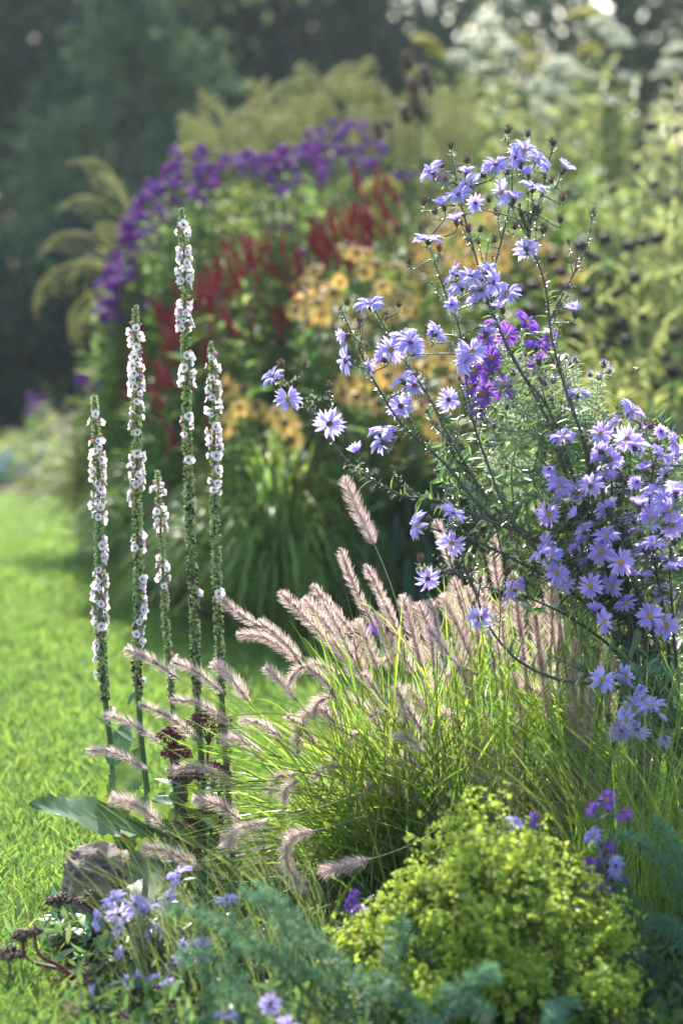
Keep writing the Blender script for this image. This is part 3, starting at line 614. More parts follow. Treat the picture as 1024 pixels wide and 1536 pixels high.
aster('tall blue aster fanning out left and up on long dark stems', FOOT,
    [(3.42, [(418, 560), (440, 592), (466, 622), (495, 660), (532, 702), (600, 742), (660, 752), (737, 782), (815, 815), (898, 881), (944, 942)]),
     (3.44, [(512, 466), (532, 510), (558, 566), (603, 637), (664, 693), (737, 776), (807, 807), (898, 880), (945, 940)]),
     (3.50, [(560, 462), (600, 530), (640, 590), (665, 640), (700, 700), (750, 770), (830, 830), (900, 890), (950, 950)]),
     (3.40, [(645, 372), (668, 440), (690, 500), (705, 612), (730, 693), (765, 775), (830, 850), (905, 910), (955, 970)]),
     (3.50, [(676, 225), (690, 300), (712, 380), (735, 460), (781, 556), (822, 612), (855, 700), (890, 800), (930, 900), (965, 980)]),
     (3.52, [(760, 200), (768, 280), (752, 360), (735, 440), (760, 520), (800, 590), (840, 670), (880, 760), (930, 870), (970, 980)]),
     (3.40, [(828, 220), (812, 290), (792, 340), (800, 375), (818, 430), (827, 505), (850, 590), (873, 652), (905, 740), (945, 860), (985, 1000)]),
     (3.46, [(888, 325), (878, 375), (850, 430), (826, 480), (830, 520), (856, 600), (880, 680), (915, 770), (950, 870), (985, 1000)]),
     (3.45, [(628, 785), (668, 800), (720, 815), (790, 850), (870, 900), (940, 980)]),
     (3.42, [(640, 850), (672, 858), (705, 872), (730, 935), (776, 990), (840, 1020), (920, 1030), (985, 1060)])],
    [(786, 226, 'cu'), (807, 240, 'ur'), (791, 264, 'cu'), (799, 281, 'u'), (845, 255, 'ur'), (743, 249, 'ul'), (723, 261, 'ul'), (647, 257, 'ul'), (700, 277, 'l'), (713, 304, 'c'), (688, 293, 'ul'), (684, 332, 'u'),
     (751, 288, 'r'), (642, 360, 'u'), (789, 373, 'b'), (705, 416, 'cu'), (738, 424, 'r'), (680, 411, 'ul'), (748, 436, 'ur'), (722, 437, 'cu'), (677, 457, 'c'), (555, 458, 'cu'), (520, 503, 'l'), (647, 497, 'c'), (586, 524, 'c'),
     (619, 530, 'r'), (603, 503, 'u'), (520, 541, 'l'), (550, 550, 'c'), (603, 571, 'ul'), (621, 579, 'cu'), (601, 609, 'c'), (672, 599, 'c'), (707, 528, 'c'), (753, 464, 'u'), (410, 566, 'ul'), (431, 599, 'cu'),
     (494, 635, 'c'), (573, 647, 'u'), (574, 663, 'bl'), (536, 681, 'bl'), (862, 470, 'u'), (865, 591, 'u'), (627, 788, 'l'), (679, 771, 'ur'), (677, 813, 'd'), (641, 867, 'd'), (720, 927, 'c'), (728, 500, 'u'), (697, 540, 'l'), (665, 310, 'ul'), (770, 300, 'u'), (690, 430, 'ul'), (715, 450, 'l'), (730, 410, 'u'), (700, 262, 'u'), (775, 235, 'l'), (655, 500, 'ur'), (575, 540, 'ul'), (615, 515, 'cu'), (760, 440, 'cu')],
    [(761, 196), (791, 201), (829, 215), (676, 219), (700, 241), (662, 247), (635, 303), (827, 271), (844, 297), (807, 317), (888, 322), (741, 360), (746, 320), (784, 326), (759, 258), (781, 250), (520, 454), (512, 468),
     (421, 548), (456, 548), (578, 475), (492, 579), (614, 393), (659, 374), (598, 457), (652, 318), (668, 270), (702, 345), (733, 300), (815, 345), (630, 840), (705, 855), (840, 330), (690, 255), (772, 340), (720, 345), (540, 480)],
    AF1, 'A', GA, (0.12, 0.66), 1.1, 0.03, 0.0030, pet=1.0, sprigs=110, fill=[(720, 740, 3.44, 20, 0.05), (790, 790, 3.44, 26, 0.06), (690, 690, 3.44, 10, 0.05)])
aster('bushy lilac aster crowded with bloom at the right edge', (0.50, 3.46, 0),
    [(3.40, [(935, 622), (960, 640), (925, 665), (890, 690), (880, 740), (900, 800), (940, 900), (985, 1010)]),
     (3.36, [(1000, 640), (985, 680), (975, 740), (980, 830), (1000, 950), (1010, 1080)]),
     (3.42, [(836, 650), (846, 700), (868, 760), (900, 830), (945, 920), (995, 1040)]),
     (3.38, [(818, 770), (836, 830), (868, 880), (910, 930), (960, 1000), (1000, 1080)]),
     (3.45, [(915, 690), (920, 760), (940, 840), (970, 930), (1000, 1050)]),
     (3.33, [(1040, 700), (1020, 760), (1005, 840), (1010, 950), (1015, 1080)]),
     (3.50, [(870, 760), (890, 820), (930, 900), (980, 1010)]), (3.47, [(760, 890), (800, 900), (860, 930), (930, 985), (990, 1080)])],
    [(941, 622, 'ur'), (991, 637, 'c'), (1010, 660, 'r'), (836, 656, 'u'), (830, 691, 'c'), (828, 726, 'cu'), (893, 684, 'bl'), (916, 688, 'br'), (925, 649, 'ul'), (936, 675, 'c'), (972, 706, 'u'), (992, 686, 'ur'), (944, 713, 'u'),
     (894, 735, 'b'), (900, 755, 'bl'), (935, 740, 'u'), (867, 764, 'ul'), (882, 788, 'bl'), (815, 773, 'd'), (919, 773, 'bl'), (960, 757, 'u'), (975, 740, 'cu'), (1008, 743, 'b'), (997, 794, 'c'), (985, 778, 'l'), (948, 786, 'u'),
     (822, 808, 'l'), (838, 840, 'l'), (844, 868, 'l'), (861, 838, 'c'), (836, 904, 'd'), (874, 877, 'c'), (895, 870, 'cu'), (886, 850, 'ul'), (902, 910, 'u'), (919, 935, 'd'), (927, 846, 'c'), (991, 848, 'u'), (792, 873, 'l'), (759, 889, 'l'),
     (775, 924, 'dl'), (962, 815, 'b'), (1018, 815, 'u'), (1000, 720, 'ul'), (952, 690, 'br'), (880, 705, 'u'), (1015, 770, 'c'), (940, 800, 'ul'), (975, 770, 'bl'), (1020, 690, 'b'), (856, 860, 'l'), (915, 800, 'u'), (1012, 850, 'u'), (866, 812, 'ul'), (1025, 745, 'u'), (850, 800, 'cu'), (905, 825, 'c'), (925, 870, 'l'), (960, 870, 'u'), (985, 905, 'c'), (1010, 890, 'l'), (945, 905, 'ul'), (880, 730, 'c'), (905, 715, 'u'), (955, 725, 'c'), (930, 760, 'cu'), (985, 820, 'u'), (1005, 935, 'l'), (830, 870, 'c'), (815, 840, 'ul'), (868, 900, 'd'), (890, 930, 'l'), (950, 665, 'u'), (970, 655, 'ul'), (905, 660, 'c'), (1015, 715, 'c'), (845, 745, 'ul'), (968, 930, 'cu'), (1000, 770, 'cu')],
    [(985, 700), (1000, 690), (985, 716), (760, 860), (705, 840), (905, 640), (975, 640), (850, 790), (930, 720)], AF2, 'B', GA, (0.15, 0.85), 1.4, 0.05, 0.0030, sprigs=50, thin=5,
    fill=[(900, 760, 3.46, 34, 0.08), (960, 840, 3.46, 36, 0.09), (850, 830, 3.46, 30, 0.07), (1000, 920, 3.44, 30, 0.08), (930, 930, 3.44, 26, 0.08), (990, 750, 3.46, 24, 0.08), (800, 880, 3.46, 14, 0.05)])
aster('low blue aster branch hanging over grass at the lower right', (0.53, 3.30, 0),
    [(3.28, [(830, 985), (870, 1005), (900, 1018), (960, 1030), (1010, 1080), (1030, 1160)]), (3.27, [(930, 1090), (950, 1060), (975, 1050), (1010, 1100), (1035, 1200)]), (3.30, [(1000, 1105), (1015, 1110), (1035, 1180)]),
     (3.30, [(945, 1015), (970, 1020), (1010, 1060), (1030, 1130)])],
    [(902, 1020, 'c'), (940, 1012, 'l'), (962, 1030, 'c'), (950, 1061, 'c'), (932, 1094, 'd'), (956, 1093, 'dl'), (985, 1070, 'ur'), (999, 1105, 'd'), (940, 1080, 'l'), (975, 1060, 'u')],
    [(912, 1080), (960, 1010), (985, 1040)], AF1, 'C', GA, (0.2, 0.9), 3.0, 0.02, 0.0022, fill=[(1000, 1010, 3.34, 24, 0.07), (985, 1080, 3.34, 20, 0.07)])

# ------------------------------------------------------------------ hairy violet aster
def hairy_aster():
    g = rng_of('hairy'); base = np.array([0.36, 3.62, 0.0])
    root = thing('hairy_aster', 'violet aster with downy pale rimmed stems behind the blue aster stems', 'flower', base)
    fl = [(759, 503, 'c'), (789, 485, 'ur'), (822, 507, 'r'), (805, 520, 'u'), (731, 507, 'l'), (736, 536, 'c'), (712, 556, 'l'), (708, 579, 'l'), (753, 582, 'c'), (717, 614, 'l'), (806, 543, 'bl'), (746, 486, 'u'), (718, 527, 'ul'), (735, 560, 'bl'), (728, 590, 'l')]
    bd = [(863, 541), (848, 535), (885, 562), (905, 547), (846, 556), (880, 592), (897, 655), (800, 562), (838, 548), (770, 560), (856, 548), (826, 600), (740, 640), (722, 655), (852, 612), (800, 640), (912, 556), (790, 590), (760, 610), (742, 670), (730, 690), (830, 570), (898, 566), (780, 540), (815, 575)]
    sm, lm, hm = MB(), MB(), MB()
    def stem(p, face):
        q = base + np.array([g.normal() * 0.06, g.normal() * 0.04, 0.50 + 0.12 * g.random()]); e = p - face * 0.006
        c = bez(q, q + (0, 0, 0.13), e - nrm(face + (0, 0, 1.2)) * 0.10, e, 26); sm.tube(c, 0.0016, 0.0009, 6)
        f = bez(base + g.normal(size=3) * (0.03, 0.03, 0), base + (0, 0, 0.2), q - (0, 0, 0.1), q, 10); sm.tube(f, 0.0026, 0.0017, 6)
        n = 58; pp, t = at(c, 0.15 + 0.85 * g.random(n)); a = rdir(g, n); out = nrm(a - (a * t).sum(1, keepdims=True) * t)
        D = nrm(out + t * 0.5); l = 0.010 + 0.012 * g.random(n)
        lm.scatter(LEAF2, scaled(bases(D, nrm(t + (0, 0, 0.2))), l * 0.22, l, l * 1.4), pp)
        n = 420; pp, t = at(c, g.random(n)); a = rdir(g, n); out = nrm(a - (a * t).sum(1, keepdims=True) * t)
        hm.strips(np.stack([pp, pp + out * 0.0036], 1), t, np.full((n, 2), 0.0002))
    HB = MB(); HB.add(BALL[0] * (0.0042, 0.0050, 0.0042), BALL[1], BALL[2], 0)
    n = 60; a = g.random(n) * 6.28; D = nrm(np.stack([np.cos(a), 0.1 + 0.8 * g.random(n), np.sin(a)], 1)); P = np.stack([np.cos(a) * 0.0036, -0.004 + 0.008 * g.random(n), np.sin(a) * 0.0036], 1)
    HB.scatter(BRACT, scaled(bases(D, np.stack([np.cos(a), 0 * a, np.sin(a)], 1)), 0.0012, 0.0050, 0.004), P, 1)
    D = nrm(g.normal(size=(24, 3)) * 0.4 + (0, 1, 0)); HB.strips(np.stack([np.tile([0, 0.003, 0], (24, 1)), np.array([0, 0.003, 0]) + D * 0.005], 1), rdir(g, 24), np.full((24, 2), 0.0005), 2)
    HB = proto(HB.build('bud', [M['ast_green'], M['hair'], M['ast_petal3']]))
    for (x, y, code) in fl:
        f = nrm(np.array(FACE[code]) + g.normal(size=3) * 0.15); p = pt(x, y, 3.60 + g.normal() * 0.03)
        place(AF3[int(g.integers(4))], root, p, basis(f, (0.1, 0.1, 1), g.random() * 6) * (1.05 + 0.25 * g.random())); stem(p, f)
    for (x, y) in bd:
        f = nrm(np.array([g.normal() * 0.35, -0.1, 1])); p = pt(x, y, 3.60 + g.normal() * 0.03); place(HB, root, p, basis(f, (0.1, 1, 0.1), g.random() * 6) * (0.85 + 0.3 * g.random())); stem(p, f)
    sm.build('stem', M['hair_leaf'], root); lm.build('foliage', M['hair_leaf'], root); hm.build('hair', M['hair'], root)
hairy_aster()

# ------------------------------------------------------------------ lime spurge, blue spurge
def lime_spurge():
    g = rng_of('lime'); base = pt(715, 1500, 2.83); base[2] = 0
    root = thing('lime_spurge', 'rounded mound of lime yellow spurge in flower at the front of the bed', 'shrub', base)
    P = []
    for k in range(3):
        mb = MB()
        for j in range(7):
            c = np.array([0, 0.004, 0]) + g.normal(size=3) * (0.009, 0.006, 0.009)
            n = 13; a = np.arange(n) * 2.4; D = np.stack([np.cos(a), 0.5 + 0.5 * g.random(n), np.sin(a)], 1); l = 0.0046 + 0.003 * g.random(n)
            mb.scatter(leaf_t(2, 0.2, 0.1, 1.0), scaled(bases(D, np.tile([0, 1.0, 0], (n, 1))), l * 0.85, l, l), np.tile(c, (n, 1)), 0)
            mb.tube(np.array([[0, -0.02, 0], c * 0.5 + (0, -0.006, 0), c]), 0.0006, 0.0005, 4, 1)
        P.append(proto(mb.build('flower_head', [M['lime'], M['green_stem']])))
    sm, lm = MB(), MB(); k = 0
    outline = [(740, 1205, .05), (700, 1225, .05), (655, 1265, .06), (790, 1262, .05), (640, 1310, .07), (620, 1345, .07), (560, 1390, .05), (530, 1435, .03), (870, 1320, .04), (905, 1365, .04), (925, 1395, .02), (905, 1455, 0), (850, 1300, .05)]
    heads = [(x, y, 2.84 + d) for x, y, d in outline]
    while len(heads) < 98:
        x = 515 + 415 * g.random(); y = 1215 + 310 * g.random()
        top = np.interp(x, [515, 560, 610, 655, 700, 740, 790, 850, 905, 930], [1420, 1375, 1325, 1265, 1225, 1205, 1262, 1295, 1360, 1400])
        if y < top + 6: continue
        q = pt(x, y, 2.83)
        heads.append((x, y, 2.86 - 0.11 * math.sin(min(1, (y - top) / 230) * 1.57) + 0.03 * g.normal()))
    for (x, y, Y) in heads:
        p = pt(x, y, Y); p[2] = max(p[2], 0.02); d = nrm(nrm(p - base - (0, 0, 0.05)) + g.normal(size=3) * 0.25 + (0, 0, 0.5))
        place(P[k % 3], root, p, basis(d, (0.1, 0.9, 0.1), g.random() * 6) * (1.0 + 0.5 * g.random())); k += 1
        c = bez(base + g.normal(size=3) * (0.03, 0.03, 0), base + (p - base) * 0.3 + (0, 0, 0.05), p - d * 0.06, p - d * 0.01, 10); sm.tube(c, 0.0016, 0.001, 5)
        n = 26; pp, t = at(c, 0.3 + 0.7 * g.random(n)); a = rdir(g, n); D = nrm(a + t * 0.5); l = 0.010 + 0.010 * g.random(n)
        lm.scatter(LEAF2, scaled(bases(D, np.tile([0, 0, 1.0], (n, 1))), l * 0.38, l, l), pp)
    # the smaller sprays between the heads
    n = 2600; h = np.array([pt(*q) for q in heads])[g.integers(0, len(heads), n)] + g.normal(size=(n, 3)) * 0.014; h[:, 2] = np.maximum(h[:, 2], 0.02)
    for _ in range(5):
        D = nrm(rdir(g, n) + (0, 0, 0.5)); l = 0.0045 + 0.003 * g.random(n); sm.scatter(leaf_t(2, 0.2, 0.1, 1.0), scaled(bases(D, rdir(g, n)), l * 0.8, l, l), h + g.normal(size=(n, 3)) * 0.003, 1)
    sm.build('stem', [M['green_stem'], M['lime']], root); lm.build('foliage', M['lime_leaf'], root)
lime_spurge()
def needle_shoot(seed, L=0.2, nl=120, ll=0.022, lw=0.0023):
    g = rng_of('shoot%s' % seed); c = bez((0, 0, 0), (0, L * 0.35, 0.02), (0, L * 0.75, 0.03), (0, L, -0.02 + 0.03 * g.random()), 16); mb = MB(); mb.tube(c, 0.0018, 0.0008, 5, 1)
    u = 0.12 + 0.88 * g.random(nl) ** 0.8; p, t = at(c, u); a = rdir(g, nl); out = nrm(a - (a * t).sum(1, keepdims=True) * t); D = nrm(out + t * (0.35 + 0.9 * u[:, None] ** 4)); l = ll * (0.8 + 0.4 * g.random(nl)) * np.interp(u, [0, .3, .9, 1], [.6, 1, .9, .6])
    mb.scatter(LEAF2, scaled(bases(D, nrm(t + 0.1)), lw * (1 + 0 * l), l, l * 0.6), p)
    return proto(mb.build('shoot', [M['blue_leaf'], M['green_stem']]))
SH = [needle_shoot(i) for i in range(5)]
def blue_spurge(label, px, Y, shoots, seed):
    g = rng_of('bs%s' % seed); base = pt(px, 1500, Y); base[2] = 0
    root = thing('blue_spurge', label, 'plant', base, 'feathery blue green spurge plants'); sm = MB()
    for (x0, y0, x1, y1, dY) in shoots:
        for r in range(2):
            j = g.normal(size=4) * (14 if r else 3)
            a = pt(x0 + j[0], y0 + j[1], Y + dY); b = pt(x1 + j[2], y1 + j[3], Y + dY - 0.03 + 0.03 * g.normal()); d = b - a; L = np.linalg.norm(d)
            place(SH[int(g.integers(5))], root, a, basis(d, (0, -0.4, 1), g.normal() * 0.5) * (L / 0.2) * np.array([[max(1, 0.2 / L * 0.75), 1, max(1, 0.2 / L * 0.75)]]))
            sm.tube(bez(base + g.normal(size=3) * (0.02, 0.02, 0), base + (0, 0, 0.05), a - d * 0.3, a, 8), 0.002, 0.0015, 5)
    sm.build('stem', M['green_stem'], root)
blue_spurge('feathery blue green spurge sprawling along the bottom, left of the lime mound', 430, 2.62,
    [(470, 1500, 300, 1370, 0), (500, 1500, 350, 1420, -.02), (520, 1510, 390, 1340, .02), (480, 1520, 330, 1470, 0), (560, 1540, 610, 1390, 0), (640, 1550, 735, 1455, 0), (560, 1520, 440, 1400, .03), (420, 1540, 300, 1520, 0), (660, 1560, 560, 1480, -.03),
     (540, 1560, 470, 1450, 0), (730, 1560, 680, 1500, -.03), (400, 1520, 270, 1430, .04), (450, 1470, 370, 1330, .05), (820, 1570, 860, 1500, 0)], 'a')
blue_spurge('feathery blue green spurge at the right edge below the asters', 1010, 2.95,
    [(1010, 1390, 950, 1245, 0), (1030, 1400, 985, 1230, .03), (1040, 1420, 1020, 1260, 0), (1000, 1420, 930, 1330, 0), (1040, 1470, 905, 1470, 0), (1040, 1500, 930, 1440, 0), (1050, 1520, 900, 1505, -.03), (1050, 1450, 980, 1380, -.02), (1050, 1540, 940, 1535, -.05), (1060, 1400, 1045, 1250, .03)], 'b')

# ------------------------------------------------------------------ stonecrops
def sedum(label, px, Y, heads, m, seed, leaves=True):
    g = rng_of('sed%s' % seed); base = pt(px, 1400, Y); base[2] = 0; root = thing('stonecrop', label, 'plant', base, 'stonecrop plants'); sm, lm = MB(), MB()
    for (x, y, wpx) in heads:
        p = pt(x, y, Y + g.normal() * 0.02); rr = wpx / 2 / FPX * Y; n = int(160 + 110000 * rr * rr * 2)
        r = rr * np.sqrt(g.random(n)); a = g.random(n) * 6.28; P = np.stack([r * np.cos(a), r * np.sin(a), rr * (0.42 - 0.5 * (r / rr) ** 2) + g.normal(size=n) * rr * 0.09], 1) + p
        hm = MB(); s = (0.0014 + 0.0012 * g.random(n)); hm.scatter(OCT, scaled(bases(rdir(g, n), rdir(g, n)), s, s * 1.5, s), P)
        for i in range(14): k = g.integers(n); hm.tube(bez(p - (0, 0, rr * 0.9), p - (0, 0, rr * 0.5), P[k] - (0, 0, rr * 0.3), P[k], 5), 0.0009, 0.0006, 4, 1)
        hm.build('flower_head', [m, M['sed_stem']], root)
        c = bez(base + g.normal(size=3) * (0.012, 0.012, 0), base + (p - base) * 0.35 + (0.0, 0, 0.02), p - (0, 0, rr + 0.04), p - (0, 0, rr * 0.85), 14); sm.tube(c, 0.0032, 0.0022, 6)
        if leaves:
            k = 9; pp, t = at(c, 0.15 + 0.7 * g.random(k)); D = nrm(rdir(g, k) + (0, 0, 0.3)); l = 0.03 + 0.02 * g.random(k); lm.scatter(leaf_t(4, 0.1, 0.2, 0.9), scaled(bases(D, np.tile([0, 0, 1.0], (k, 1))), l * 0.5, l, l), pp)
    sm.build('stem', M['sed_stem'], root)
    if leaves: lm.build('foliage', M['blue_leaf'], root)
sedum('dark red stonecrop heads clustered behind the grass plumes by the mulleins', 285, 3.50, [(312, 1086, 74), (256, 1104, 46), (264, 1130, 50), (318, 1160, 60), (275, 1165, 50), (300, 1245, 80), (330, 1215, 56), (268, 1250, 44), (345, 1110, 40)], M['sed_red'], 'a')
sedum('brown dried stonecrop with flat seed heads in front of the stone', 135, 3.12, [(88, 1352, 40), (140, 1352, 56), (96, 1414, 40), (130, 1405, 50), (155, 1365, 40)], M['sed_brown'], 'b')
sedum('brown dried stonecrop leaning out over the lawn in the bottom corner', 118, 2.98, [(34, 1404, 34), (14, 1432, 44), (52, 1398, 24)], M['sed_brown'], 'c', False)

# ------------------------------------------------------------------ stone
def stone():
    import bmesh
    from mathutils import noise
    base = pt(140, 1400, 3.30); base[2] = 0.0
    bm = bmesh.new(); bmesh.ops.create_icosphere(bm, subdivisions=5, radius=1)
    for v in bm.verts:
        c = v.co.copy(); p = 0.55; q = Vector((math.copysign(abs(c.x) ** p, c.x), math.copysign(abs(c.y) ** p, c.y), math.copysign(abs(c.z) ** p, c.z)))
        k = 1 + 0.16 * noise.noise(c * 1.7 + Vector((3, 1, 2))) + 0.09 * noise.noise(c * 4) + 0.04 * noise.noise(c * 11) + 0.02 * noise.noise(c * 30)
        k += 0.08 * math.floor(3 * noise.noise(Vector((c.x * 0.6, c.y * 0.6, c.z * 5 + c.x * 0.8))))
        v.co = Vector((q.x * 0.041 * k, q.y * 0.05 * k, q.z * 0.054 * k + 0.046 + 0.008 * c.x))
    me = bpy.data.meshes.new('stone'); bm.to_mesh(me); bm.free(); me.materials.append(M['stone'])
    for f in me.polygons: f.use_smooth = True
    o = bpy.data.objects.new('stone', me); COL.objects.link(o); o.location = base; o.rotation_euler = (0, R(4), R(20))
    tag(o, 'pinkish layered sandstone block at the lawn edge under the big mullein leaf', 'stone')
stone()

# ------------------------------------------------------------------ low asters, wisps, panicles
def low_aster(label, px, Y, flowers, protos, seed, nleaf=260, rad=0.10, size=0.9):
    g = rng_of('low%s' % seed); base = pt(px, 1500, Y); base[2] = 0; root = thing('low_aster', label, 'flower', base, 'low asters at the front of the bed'); sm, lm = MB(), MB()
    for (x, y, code) in flowers:
        f = nrm(np.array(FACE[code]) + g.normal(size=3) * 0.2); p = pt(x, y, Y - 0.05 + 0.02 * g.normal() - (max(0, y - 1400) * 0.0011 if Y > 2.9 else 0)); p[2] = max(p[2], 0.03)
        place(protos[int(g.integers(len(protos)))], root, p, basis(f, (0.1, 0.1, 1), g.random() * 6) * size * (0.85 + 0.3 * g.random()))
        b = base + g.normal(size=3) * (0.05, 0.03, 0); c = bez(b, b + (p - b) * 0.3 + (0, 0, 0.05), p - nrm(f + (0, 0, 1)) * 0.05, p - f * 0.006, 12); sm.tube(c, 0.0013, 0.0008, 5)
        n = 22; pp, t = at(c, g.random(n)); D = nrm(rdir(g, n) + t * 0.5); l = 0.012 + 0.015 * g.random(n); lm.scatter(LEAF, scaled(bases(D, np.tile([0, 0, 1.0], (n, 1))), l * 0.25, l, l), pp)
    n = nleaf; P = base + g.normal(size=(n, 3)) * (rad, 0.06, 0) + np.stack([0 * g.random(n), 0 * g.random(n), 0.01 + 0.055 * g.random(n) ** 1.4], 1); D = nrm(rdir(g, n) + (0, 0, 0.6)); l = 0.012 + 0.025 * g.random(n)
    lm.scatter(LEAF, scaled(bases(D, rdir(g, n)), l * 0.25, l, l), P)
    sm.build('stem', M['ast_stem'], root); lm.build('foliage', M['ast_leaf'], root)
low_aster('low lilac aster blooming in a loose drift beside the stone', 225, 3.06,
    [(147, 1380, 'l'), (172, 1352, 'ul'), (180, 1392, 'l'), (203, 1358, 'c'), (232, 1398, 'r'), (222, 1362, 'u'), (262, 1332, 'ul'), (268, 1312, 'ul'), (252, 1350, 'l'), (275, 1420, 'c'), (263, 1448, 'c'), (300, 1425, 'r'), (186, 1430, 'l'), (200, 1482, 'd'), (236, 1480, 'u'), (140, 1530, 'l'), (255, 1526, 'cu'), (178, 1372, 'c'), (245, 1376, 'cu'), (340, 1352, 'u')], AF1, 'a', 380, 0.12, 0.82)
low_aster('low lilac aster opening at the bottom between blue spurge shoots', 410, 2.66, [(405, 1505, 'c'), (340, 1525, 'u'), (430, 1545, 'c')], AF1, 'b', 260, 0.08, 0.8)
low_aster('low violet aster in the shade right of the lime spurge', 900, 3.02,
    [(885, 1300, 'l'), (910, 1275, 'ul'), (925, 1300, 'l'), (905, 1330, 'dl'), (930, 1320, 'd'), (882, 1330, 'd'), (912, 1200, 'l'), (888, 1215, 'ul'), (935, 1222, 'd'), (890, 1255, 'l'), (770, 1235, 'u'), (800, 1230, 'l'), (900, 1300, 'bl'), (918, 1310, 'd')], AF3 + AF1[:2], 'c', 500, 0.12, 0.72)
low_aster('low violet aster peeping out left of the lime spurge', 545, 3.02, [(532, 1345, 'l'), (540, 1365, 'd'), (548, 1375, 'r'), (527, 1358, 'l')], AF3 + AF1[:1], 'd', 150, 0.06, 0.62)
low_aster('small pink aster glowing between the upright grass plumes', 640, 3.95, [(564, 942, 'c'), (556, 950, 'l'), (570, 950, 'r'), (742, 985, 'c'), (748, 1000, 'l'), (740, 1008, 'r'), (738, 1060, 'c'), (745, 1075, 'l'), (660, 1000, 'c'), (632, 1120, 'c'), (700, 1090, 'c')], AF3, 'e', 120, 0.1, 0.75)

def wisps(name, label, cat, N, x0, x1, Y0, Y1, h0, h1, m, seed, lean, panicle=False, w_=0.0005, group=None):
    g = rng_of('w' + seed); root = thing(name, label, cat, (0.5 * (x0 + x1), 0.5 * (Y0 + Y1), 0), group); mb = MB()
    b = np.stack([x0 + (x1 - x0) * g.random(N), Y0 + (Y1 - Y0) * g.random(N), np.zeros(N)], 1); h = h0 + (h1 - h0) * g.random(N)
    tip = b + np.stack([(lean + g.normal(size=N) * 0.35) * h, g.normal(size=N) * 0.25 * h, h], 1); k = 9; s = np.linspace(0, 1, k)[None, :, None]
    c1 = b + np.array([0, 0, 0.55]) * h[:, None, None].squeeze(1); c1 = b + np.stack([0 * h, 0 * h, 0.6 * h], 1)
    C = (1 - s) ** 2 * b[:, None] + 2 * (1 - s) * s * c1[:, None] + s * s * tip[:, None]; side = nrm(np.cross(nrm(tip - b), rdir(g, N)))
    mb.strips(C, side, w_ * (0.7 + 0.7 * g.random(N))[:, None] * np.linspace(1, 0.15, k)[None]); mb.build('foliage', m, root)
    if panicle:
        pm = MB()
        for i in range(N):
            if g.random() < 0.45: continue
            c = C[i]; n = 26; p, t = at(c, 0.55 + 0.45 * g.random(n)); D = nrm(rdir(g, n) + t * 0.8); l = 0.015 + 0.03 * g.random(n)
            pm.strips(np.stack([p, p + D * l[:, None] * 0.5, p + D * l[:, None]], 1), rdir(g, n), np.full((n, 3), 0.0002)); q = np.repeat(p, 3, 0) + np.repeat(D * l[:, None], 3, 0) * np.linspace(0.5, 1, 3).repeat(n)[:3 * n].reshape(-1, 1) + g.normal(size=(3 * n, 3)) * 0.0015
            pm.scatter(OCT, scaled(bases(rdir(g, 3 * n), rdir(g, 3 * n)), np.full(3 * n, 0.0007), np.full(3 * n, 0.0016), np.full(3 * n, 0.0007)), q)
        pm.build('panicle', M['panicle'], root)
    return root
wisps('hair_grass', 'fine green hair grass falling over the low lilac asters', 'grass', 300, -0.26, -0.0, 2.80, 3.10, 0.12, 0.28, M['wisp'], 'a', -0.55)
wisps('panicle_grass', 'hazy brown flowering grass behind the lime spurge mound', 'grass', 130, 0.16, 0.60, 3.10, 3.30, 0.16, 0.36, M['wisp'], 'b', -0.25, True)
wisps('tussock_grass', 'dark green tussock under the asters at the bottom right corner', 'grass', 760, 0.32, 0.68, 3.0, 3.32, 0.14, 0.42, M['blade'], 'c', -0.1, False, 0.0012)
def cover(label, N, poly, h, m, seed, l0=0.015):
    g = rng_of('cov' + seed); lo, hi = np.min(poly, 0), np.max(poly, 0); P = lo + (hi - lo) * g.random((N * 3, 2)); P = P[inpoly(P[:, 0], P[:, 1], poly)][:N]; n = len(P)
    mb = MB(); D = nrm(rdir(g, n) + (0, -0.3, 0.6)); l = l0 * (0.8 + g.random(n)); mb.scatter(LEAF2, scaled(bases(D, rdir(g, n)), l * 0.4, l, l), np.column_stack([P, h * g.random(n) ** 1.5 + 0.005]))
    tag(mb.build('ground_cover', m), kind='stuff')
cover('', 9000, [(-0.40, 2.6), (0.7, 2.6), (0.7, 3.5), (-0.2, 3.5)], 0.04, M['bg_dark'], 'a')

def hoverfly():
    p = pt(955, 554, 3.5); root = thing('hoverfly', 'tiny golden hoverfly flying right of the asters', 'insect', p); B = basis(nrm((0.7, 0.1, 0.45)), (0, 0, 1))
    mb = MB(); mb.add((BALL[0] * (0.0013, 0.0036, 0.0012) - (0, 0.0028, 0)) @ B.T + p, BALL[1], BALL[2]); mb.add((BALL[0] * 0.0016 + (0, 0.0012, 0)) @ B.T + p, BALL[1], BALL[2]); mb.add((BALL[0] * (0.0014, 0.001, 0.0012) + (0, 0.0034, 0)) @ B.T + p, BALL[1], BALL[2]); mb.build('body', M['fly'], root)
    for s in (-1, 1):
        d = B @ nrm((s * 0.8, -0.25, 0.45)); wm = MB(); wm.scatter(leaf_t(4, 0.05, 0.05, 1.3), scaled(basis(d, B[:, 2])[None], 0.0032, 0.009, 0.009), (p + B @ np.array([0, 0.001, 0.0012]))[None]); wm.build('wing', M['wing'], root)
hoverfly()

